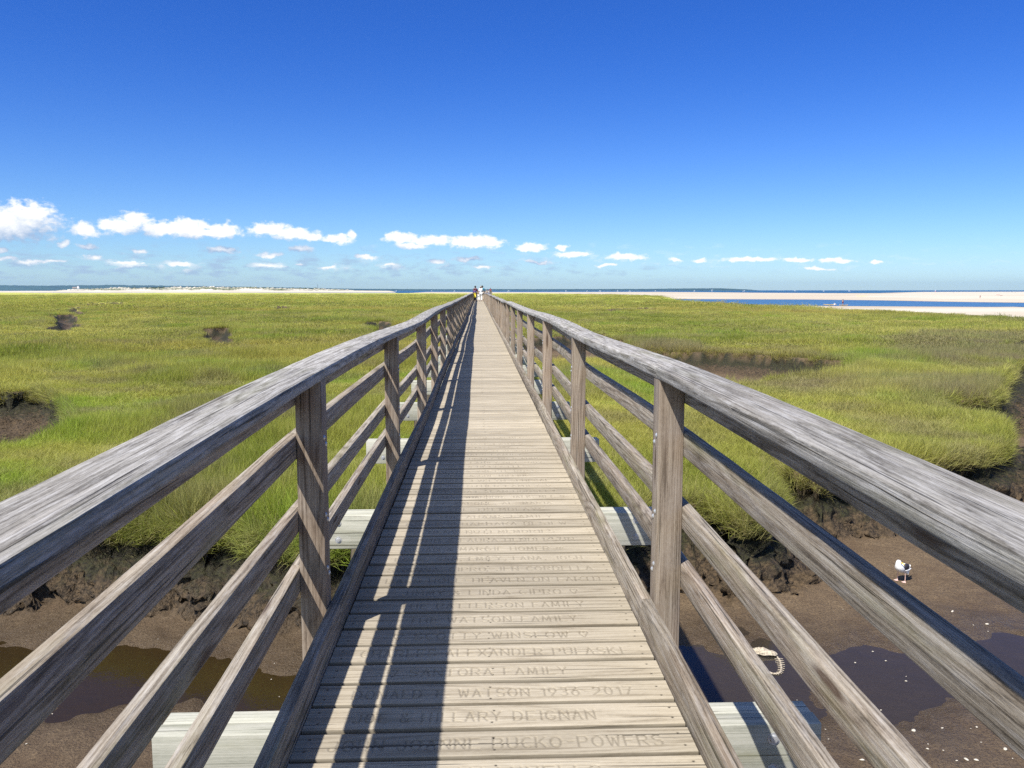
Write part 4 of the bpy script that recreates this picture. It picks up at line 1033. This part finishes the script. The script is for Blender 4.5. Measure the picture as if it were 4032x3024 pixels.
us = [(1560, 0, 9), (1700, 0, 7), (1790, 0, 8), (2003, 0, 12), (2228, 0, 7), (2312, 0, 6), (2363, 0, 9), (2432, 0, 7), (2480, 0, 8), (2581, 0, 8), (2735, 0, 9), (2804, 1, 7), (2930, 0, 14), (3130, 0, 10), (3243, 0, 7), (3343, 0, 10), (3683, 1, 8)]
ORD = ['first', 'second', 'third', 'fourth', 'fifth', 'sixth', 'seventh', 'eighth', 'ninth', 'tenth', 'eleventh', 'twelfth', 'thirteenth', 'fourteenth', 'fifteenth', 'sixteenth', 'seventeenth']
for i, (u, s_, L_) in enumerate(us):
    boat(u, 3400+300*math.sin(i*2.1), ('small white sailboat' if s_ else 'tiny white boat')+' on the horizon, '+ORD[i]+' boat counting from the left', L_, bool(s_))

# ------------------------------------------------------------------ far land: hills, dune spit, buildings
def land_mat(name, a, b, sc_, bump=0.0, c3=None, zlo=0, zhi=1):
    m, nt, out = new_mat(name); n = N(nt); p = n('NewGeometry').outputs['Position']
    v = n.noise(n.vm('MULTIPLY', p, sc_), 1, 5, .65); c = n.mix(n.rng(v, .42, .58), a, b)
    if c3:
        z = n('SeparateXYZ', {0: p}).outputs[2]; c = n.mix(n.rng(z, zlo, zhi), c3, c)
    bb = n('BsdfPrincipled', {'Base Color': c, 'Roughness': .95, 'Specular IOR Level': .05}); nt.links.new(bb.outputs[0], out.inputs[0]); return m
M_WOODS = land_mat('wooded_hills', (.018, .05, .05), (.035, .08, .07), (.006, .006, .02))
M_DUNE = land_mat('dune_sand', (.12, .14, .06), (.70, .63, .52), (.016, .022, .10), c3=(.80, .74, .64), zlo=-2.4, zhi=.8)
def ridge(name, pts, dist, depth, mat, step, rough, kind='structure', zb=-4.0, seed=0):
    """far land: crest heights measured along the skyline; a body with real depth"""
    U = np.array([p[0] for p in pts], float); Vp = np.array([p[1] for p in pts], float)
    us_ = np.arange(U[0], U[-1]+step, step); nu = len(us_); nd = 14
    V = []; 
    for j in range(nd):
        q = j/(nd-1)
        for u in us_:
            v = np.interp(u, U, Vp); d = dist+depth*q; x, y, z = gy(u, v, dist+depth*.45); zc = z-zb
            x, y, _ = gy(u, 1143, d)
            s = math.sin(math.pi*min(1, q*1.1))**.6 if q < .9 else max(0, math.sin(math.pi*q))**.6
            e = min(1, (u-U[0])/(step*3+1), (U[-1]-u)/(step*3+1)); e = max(e, 0)**.5
            hh = zc*s*(1-rough+rough*2*float(fbm(u*.02*8+seed, q*3+seed, 4)))*e
            V.append((x, y, zb+max(hh, 0)))
    F = [(j*nu+i, j*nu+i+1, (j+1)*nu+i+1, (j+1)*nu+i) for j in range(nd-1) for i in range(nu-1)]
    return tag(link(name, mk_mesh(name, V, F, mat)), kind=kind)
ridge('hills', [(-1200, 1120), (-300, 1124), (0, 1123), (200, 1125), (420, 1122), (620, 1124), (900, 1128), (1200, 1133), (1390, 1137), (1700, 1138.5), (1890, 1138.5), (1960, 1138), (2080, 1138.5), (2300, 1138), (2560, 1137.5), (2700, 1135.5), (2830, 1135), (2920, 1138.5), (2990, 1141.5)], 9000, 1800, M_WOODS, 12, .10, seed=3)
ridge('dunes', [(215, 1144), (290, 1139), (420, 1135), (470, 1131), (520, 1134), (620, 1134), (700, 1129), (760, 1131), (820, 1128), (900, 1132), (960, 1130), (1080, 1134), (1200, 1136), (1340, 1139), (1400, 1143)], 1900, 500, M_DUNE, 3, .35, zb=-3.3, seed=9)
M_SCRUB = land_mat('spit_woods', (.02, .035, .012), (.045, .06, .02), (.05, .05, .2))
ridge('scrub_ridge', [(440, 1140), (480, 1133), (560, 1133.5), (640, 1131), (700, 1133), (740, 1138)], 2420, 120, M_SCRUB, 3, .4, kind='stuff', zb=-2.5, seed=4)
ridge('scrub_ridge', [(840, 1140), (880, 1130), (960, 1131.5), (1040, 1133), (1120, 1133.5), (1250, 1135.5), (1300, 1140)], 2450, 120, M_SCRUB, 3, .4, kind='stuff', zb=-2.5, seed=8)
for o_ in [o for o in bpy.data.objects if o.name.startswith('scrub_ridge')]: o_['label'] = 'dark low scrub growing along the top of the dune spit'; o_['category'] = 'scrub'
ridge('sand_spit', [(-200, 1146), (0, 1145.6), (215, 1145), (420, 1143.5), (1000, 1143.5), (1400, 1144), (1560, 1145.2)], 1500, 260, M_SAND, 8, .05, zb=-3.3, seed=2)
hx, hy, hz = gy(308, 1134, 1950); ho = empty('lighthouse_cottage', (hx, hy, hz-1.0)); tag(ho, 'white square tower beside a low building on the distant dune spit', 'building')
def boxm(name, x0, x1, y0, y1, z0, z1, mat, par):
    V = [(x, y, z) for z in (z0, z1) for x, y in ((x0, y0), (x1, y0), (x1, y1), (x0, y1))]
    return link(name, mk_mesh(name, V, [(0, 3, 2, 1), (4, 5, 6, 7), (0, 1, 5, 4), (1, 2, 6, 5), (2, 3, 7, 6), (3, 0, 4, 7)], mat, False), par)
tw_ = boxm('tower', -1.6, 1.6, -1.6, 1.6, 0, 5.2, HULL, ho)
V = [(-1.9, -1.9, 5.2), (1.9, -1.9, 5.2), (1.9, 1.9, 5.2), (-1.9, 1.9, 5.2), (0, 0, 6.6)]; link('roof', mk_mesh('roof', V, [(0, 1, 4), (1, 2, 4), (2, 3, 4), (3, 0, 4), (3, 2, 1, 0)], cm('grey_shingle', (.25, .22, .2)), False), ho)
boxm('window', -.5, .5, -1.64, -1.601, 3.0, 4.1, GLS, tw_)
hl = boxm('house_body', -12.5, -2.2, -2.4, 2.4, 0, 1.9, cm('brown_shingle_wall', (.30, .22, .17)), ho)
V = [(-12.9, -2.8, 1.9), (-1.9, -2.8, 1.9), (-1.9, 2.8, 1.9), (-12.9, 2.8, 1.9), (-12.9, 0, 3.4), (-1.9, 0, 3.4)]; link('roof', mk_mesh('roof', V, [(0, 1, 5, 4), (2, 3, 4, 5), (1, 2, 5), (3, 0, 4), (3, 2, 1, 0)], _mats['grey_shingle'], False), ho)
mx_, my_, mz_ = gy(1251, 1137, 2100); ma = empty('radio_mast', (mx_, my_, mz_)); tag(ma, 'thin dark lattice mast rising from the right end of the dune spit', 'mast')
STL = cm('dark_steel', (.06, .06, .07), .5)
for dx in (-.5, .5):
    mb = MB(); plank(mb, [(dx, 0, 0), (dx*.7, 0, 6), (dx*.35, 0, 11.5)], .28, .28, .05, side=(1, 0, 0)); mb.build('leg', STL, ma)
for i in range(8):
    z0 = i*1.4; w0 = .5*(1-z0/16); w1 = .5*(1-(z0+1.4)/16); mb = MB(); s_ = 1 if i % 2 else -1
    plank(mb, [(-w0*s_, 0, z0), (0, 0, z0+.7), (w1*s_, 0, z0+1.4)], .15, .15, .03, side=(0, 1, 0)); mb.build('brace', STL, ma)

# ------------------------------------------------------------------ air
if HAZE > 0:
    m, nt, out = new_mat('haze_air'); vol = nt.nodes.new('ShaderNodeVolumePrincipled'); vol.inputs['Color'].default_value = (.5, .76, 1.0, 1); vol.inputs['Density'].default_value = HAZE; vol.inputs['Anisotropy'].default_value = .2
    nt.links.new(vol.outputs[0], out.inputs['Volume'])
    hz_ = boxm('haze', -14000, 14000, -3000, 13500, -6.0, 130, m, None); tag(hz_, kind='stuff')
print('rest', time.time()-T0)
#--PART9--
SKY_STR = .07; EXPO = .60; SKY_TINT = (.20, .55, 1.34); SKY_HZ = (.98, 1.30, 1.66); SKY_SUN = (2.2, 1.95, 1.75); CLOUD_LO = (3.9, 5.2, 7.3); CLOUD_HI = (11.5, 11.3, 11.0)
# ------------------------------------------------------------------ light and sky
SUN_DIR = Vector((.449, .56, -.99)).normalized()
sun = bpy.data.objects.new('sun', bpy.data.lights.new('sun', 'SUN')); COL.objects.link(sun)
sun.data.energy = 4.6; sun.data.angle = R(.53); sun.data.color = (1, .955, .89)
sun.rotation_euler = SUN_DIR.to_track_quat('-Z', 'Y').to_euler()
elev = math.asin(-SUN_DIR.z); azim = math.atan2(-SUN_DIR.x, -SUN_DIR.y)
wd = bpy.data.worlds.new('World'); sc.world = wd; wd.use_nodes = True
nt = wd.node_tree; nt.nodes.clear(); n = N(nt)
sky = n('TexSky'); sky.sky_type = 'NISHITA'; sky.sun_disc = False; sky.sun_elevation = elev; sky.sun_rotation = azim
sky.air_density = 1.0; sky.dust_density = .3; sky.ozone_density = 4.0; sky.altitude = 0
# cumulus low over the horizon: puffs placed by direction and broken up by noise
CL = [(20, 880, 215, 75), (110, 850, 110, 62), (60, 900, 90, 50), (330, 905, 60, 34), (470, 890, 95, 36), (530, 868, 66, 42), (640, 905, 110, 32), (740, 895, 110, 36), (880, 905, 75, 30), (800, 920, 150, 22), (1060, 905, 95, 34), (1150, 920, 110, 28), (1230, 935, 40, 18),
      (1330, 940, 80, 22), (1385, 925, 26, 18), (1580, 935, 90, 26), (1700, 945, 120, 26), (1850, 950, 120, 28), (1930, 955, 70, 24), (1620, 965, 90, 16), (250, 958, 26, 14), (340, 972, 46, 14), (870, 985, 84, 17), (1060, 1000, 66, 13), (1190, 978, 60, 16), (1440, 1012, 50, 13),
      (1720, 1028, 50, 13), (1840, 1020, 70, 12), (2090, 975, 80, 20), (2210, 975, 34, 14), (2250, 1000, 90, 14), (2460, 1010, 100, 18), (2120, 1030, 70, 9), (2390, 1045, 60, 7), (2660, 1026, 36, 8), (2755, 1026, 40, 9), (2960, 1020, 130, 12), (3140, 1022, 70, 9), (3290, 1024, 80, 10), (3220, 1055, 70, 7), (3450, 1036, 24, 7),
      (25, 1020, 50, 10), (120, 1028, 60, 7), (360, 1015, 34, 12), (500, 1035, 60, 9), (710, 1040, 60, 12), (1060, 1045, 60, 8), (1180, 1045, 30, 6), (550, 990, 40, 10), (220, 1025, 50, 8), (0, 985, 30, 12), (1290, 1050, 50, 6), (1540, 1045, 40, 8), (1900, 1050, 50, 6)]
dirv = n('TexCoord').outputs['Generated']
sx = n('SeparateXYZ', {0: n.vm('NORMALIZE', dirv)}).outputs
az_ = n.math('ARCTAN2', sx[0], sx[1]); el_ = n.math('ARCSINE', sx[2])
def dir_ae(u, v):
    d = _f+_r*(u-2016)/FPX-_u*(v-1512)/FPX; d = d/np.linalg.norm(d); return math.atan2(d[0], d[1]), math.asin(d[2])
base = n('CombineXYZ', {0: az_, 1: el_, 2: 0.0}).outputs[0]
def cloud_group(cl, nm):
    grp = bpy.data.node_groups.new(nm, 'ShaderNodeTree')
    grp.interface.new_socket('P', in_out='INPUT', socket_type='NodeSocketVector'); grp.interface.new_socket('D', in_out='OUTPUT', socket_type='NodeSocketFloat')
    g = N(grp); gi = grp.nodes.new('NodeGroupInput'); go = grp.nodes.new('NodeGroupOutput')
    P_ = gi.outputs[0]
    wz = g('TexNoise', {'Vector': P_, 'Scale': 62.0, 'Detail': 4.0, 'Roughness': .55})
    wv = g.vm('MULTIPLY', g.vm('SUBTRACT', wz.outputs['Color'], (.5, .5, .5)), (.016, .011, 0))
    Q = g.vm('ADD', P_, wv); cur = None
    for (u, v, ru, rv) in cl:
        a, e = dir_ae(u, v); ra, re = ru/FPX*.96, rv/FPX*.98
        L_ = g.vm('LENGTH', g.vm('MULTIPLY', g.vm('SUBTRACT', Q, (a, e, 0)), (1/ra, 1/re, 0)))
        b_ = g.math('SUBTRACT', 1.0, L_); cur = b_ if cur is None else g.math('SMOOTH_MAX', cur, b_, .12)
    fn = g('TexNoise', {'Vector': g.vm('MULTIPLY', P_, (1, 1.5, 1)), 'Scale': 120.0, 'Detail': 6.0, 'Roughness': .58}).outputs[0]
    D_ = g.math('ADD', cur, g.math('MULTIPLY', g.math('SUBTRACT', fn, .5), 1.35))
    grp.links.new(D_, go.inputs[0]); return grp
def dens(vec, grp):
    x = nt.nodes.new('ShaderNodeGroup'); x.node_tree = grp; nt.links.new(vec, x.inputs[0]); return x.outputs[0]
# small broken puffs that thin out to the right
bk = n.noise(n.vm('MULTIPLY', base, (1, 3.0, 1)), 42, 5, .6)
band = n.math('MULTIPLY', n.rng(el_, .004, .02), n.rng(el_, .062, .028)); band = n.math('MULTIPLY', band, n.rng(az_, .34, -.1, .25, 1))
puffs = n.math('MULTIPLY', n.rng(n.math('ADD', bk, n.math('MULTIPLY', band, .13)), .57, .74), n.math('MULTIPLY', band, .75))
hz1 = n.rng(el_, .0, .34, 1, 0); hz1 = n.math('POWER', hz1, 2.2)
# the air is clear and deep blue away from the sun, milky towards it, whitened there to take the blue out of the shade
sd_ = n.vm('DOT_PRODUCT', n.vm('NORMALIZE', dirv), tuple(-SUN_DIR)); milk = n.rng(sd_, .25, .95, 0, 1, True)
tint_ = n.mix(milk, n.mix(hz1, SKY_TINT, SKY_HZ), SKY_SUN)
skyc = n.mix(1.0, sky.outputs[0], tint_, 'MULTIPLY')
plain = n('Background', {'Color': skyc, 'Strength': SKY_STR}).outputs[0]
# the sky is divided into sectors so that each ray only works out the clouds of its own sector
edges_ = np.linspace(-.66, .62, 9); cur_sh = plain
inband = n.math('MULTIPLY', n.math('GREATER_THAN', el_, .002), n.math('LESS_THAN', el_, .145))
for i in range(8):
    lo, hi = edges_[i], edges_[i+1]; cl = []
    for c in CL:
        a, e = dir_ae(c[0], c[1]); m_ = c[2]/FPX+.03
        if a+m_ > lo and a-m_ < hi: cl.append(c)
    if cl:
        grp = cloud_group(cl, 'cloud_sector'); D0 = dens(base, grp); D1 = dens(n.vm('ADD', base, (-.004, .020, 0)), grp)
        al = n.math('MAXIMUM', n.rng(D0, -.05, .55, 0, 1, True), puffs); lit = n.rng(n.math('SUBTRACT', D0, D1), -.5, 1.0, 0, 1)
        ccol = n.mix(lit, CLOUD_LO, CLOUD_HI)
    else: al, ccol = puffs, CLOUD_HI
    b_ = n('Background', {'Color': n.mix(n.math('MULTIPLY', al, .95), skyc, ccol), 'Strength': SKY_STR})
    f = n.math('MULTIPLY', inband, n.math('MULTIPLY', n.math('GREATER_THAN', az_, float(lo)), n.math('LESS_THAN', az_, float(hi))))
    mx = n('MixShader', {0: f, 1: cur_sh, 2: b_.outputs[0]}); cur_sh = mx.outputs[0]
wo = nt.nodes.new('ShaderNodeOutputWorld'); nt.links.new(cur_sh, wo.inputs[0])
vs = sc.view_settings; vs.view_transform = 'Standard'; vs.look = 'None'; vs.gamma = 1; vs.use_curve_mapping = False; vs.exposure = EXPO
sc.cycles.max_bounces = 5; sc.cycles.diffuse_bounces = 2; sc.cycles.transparent_max_bounces = 12; sc.cycles.use_denoising = False
print('done', time.time()-T0)
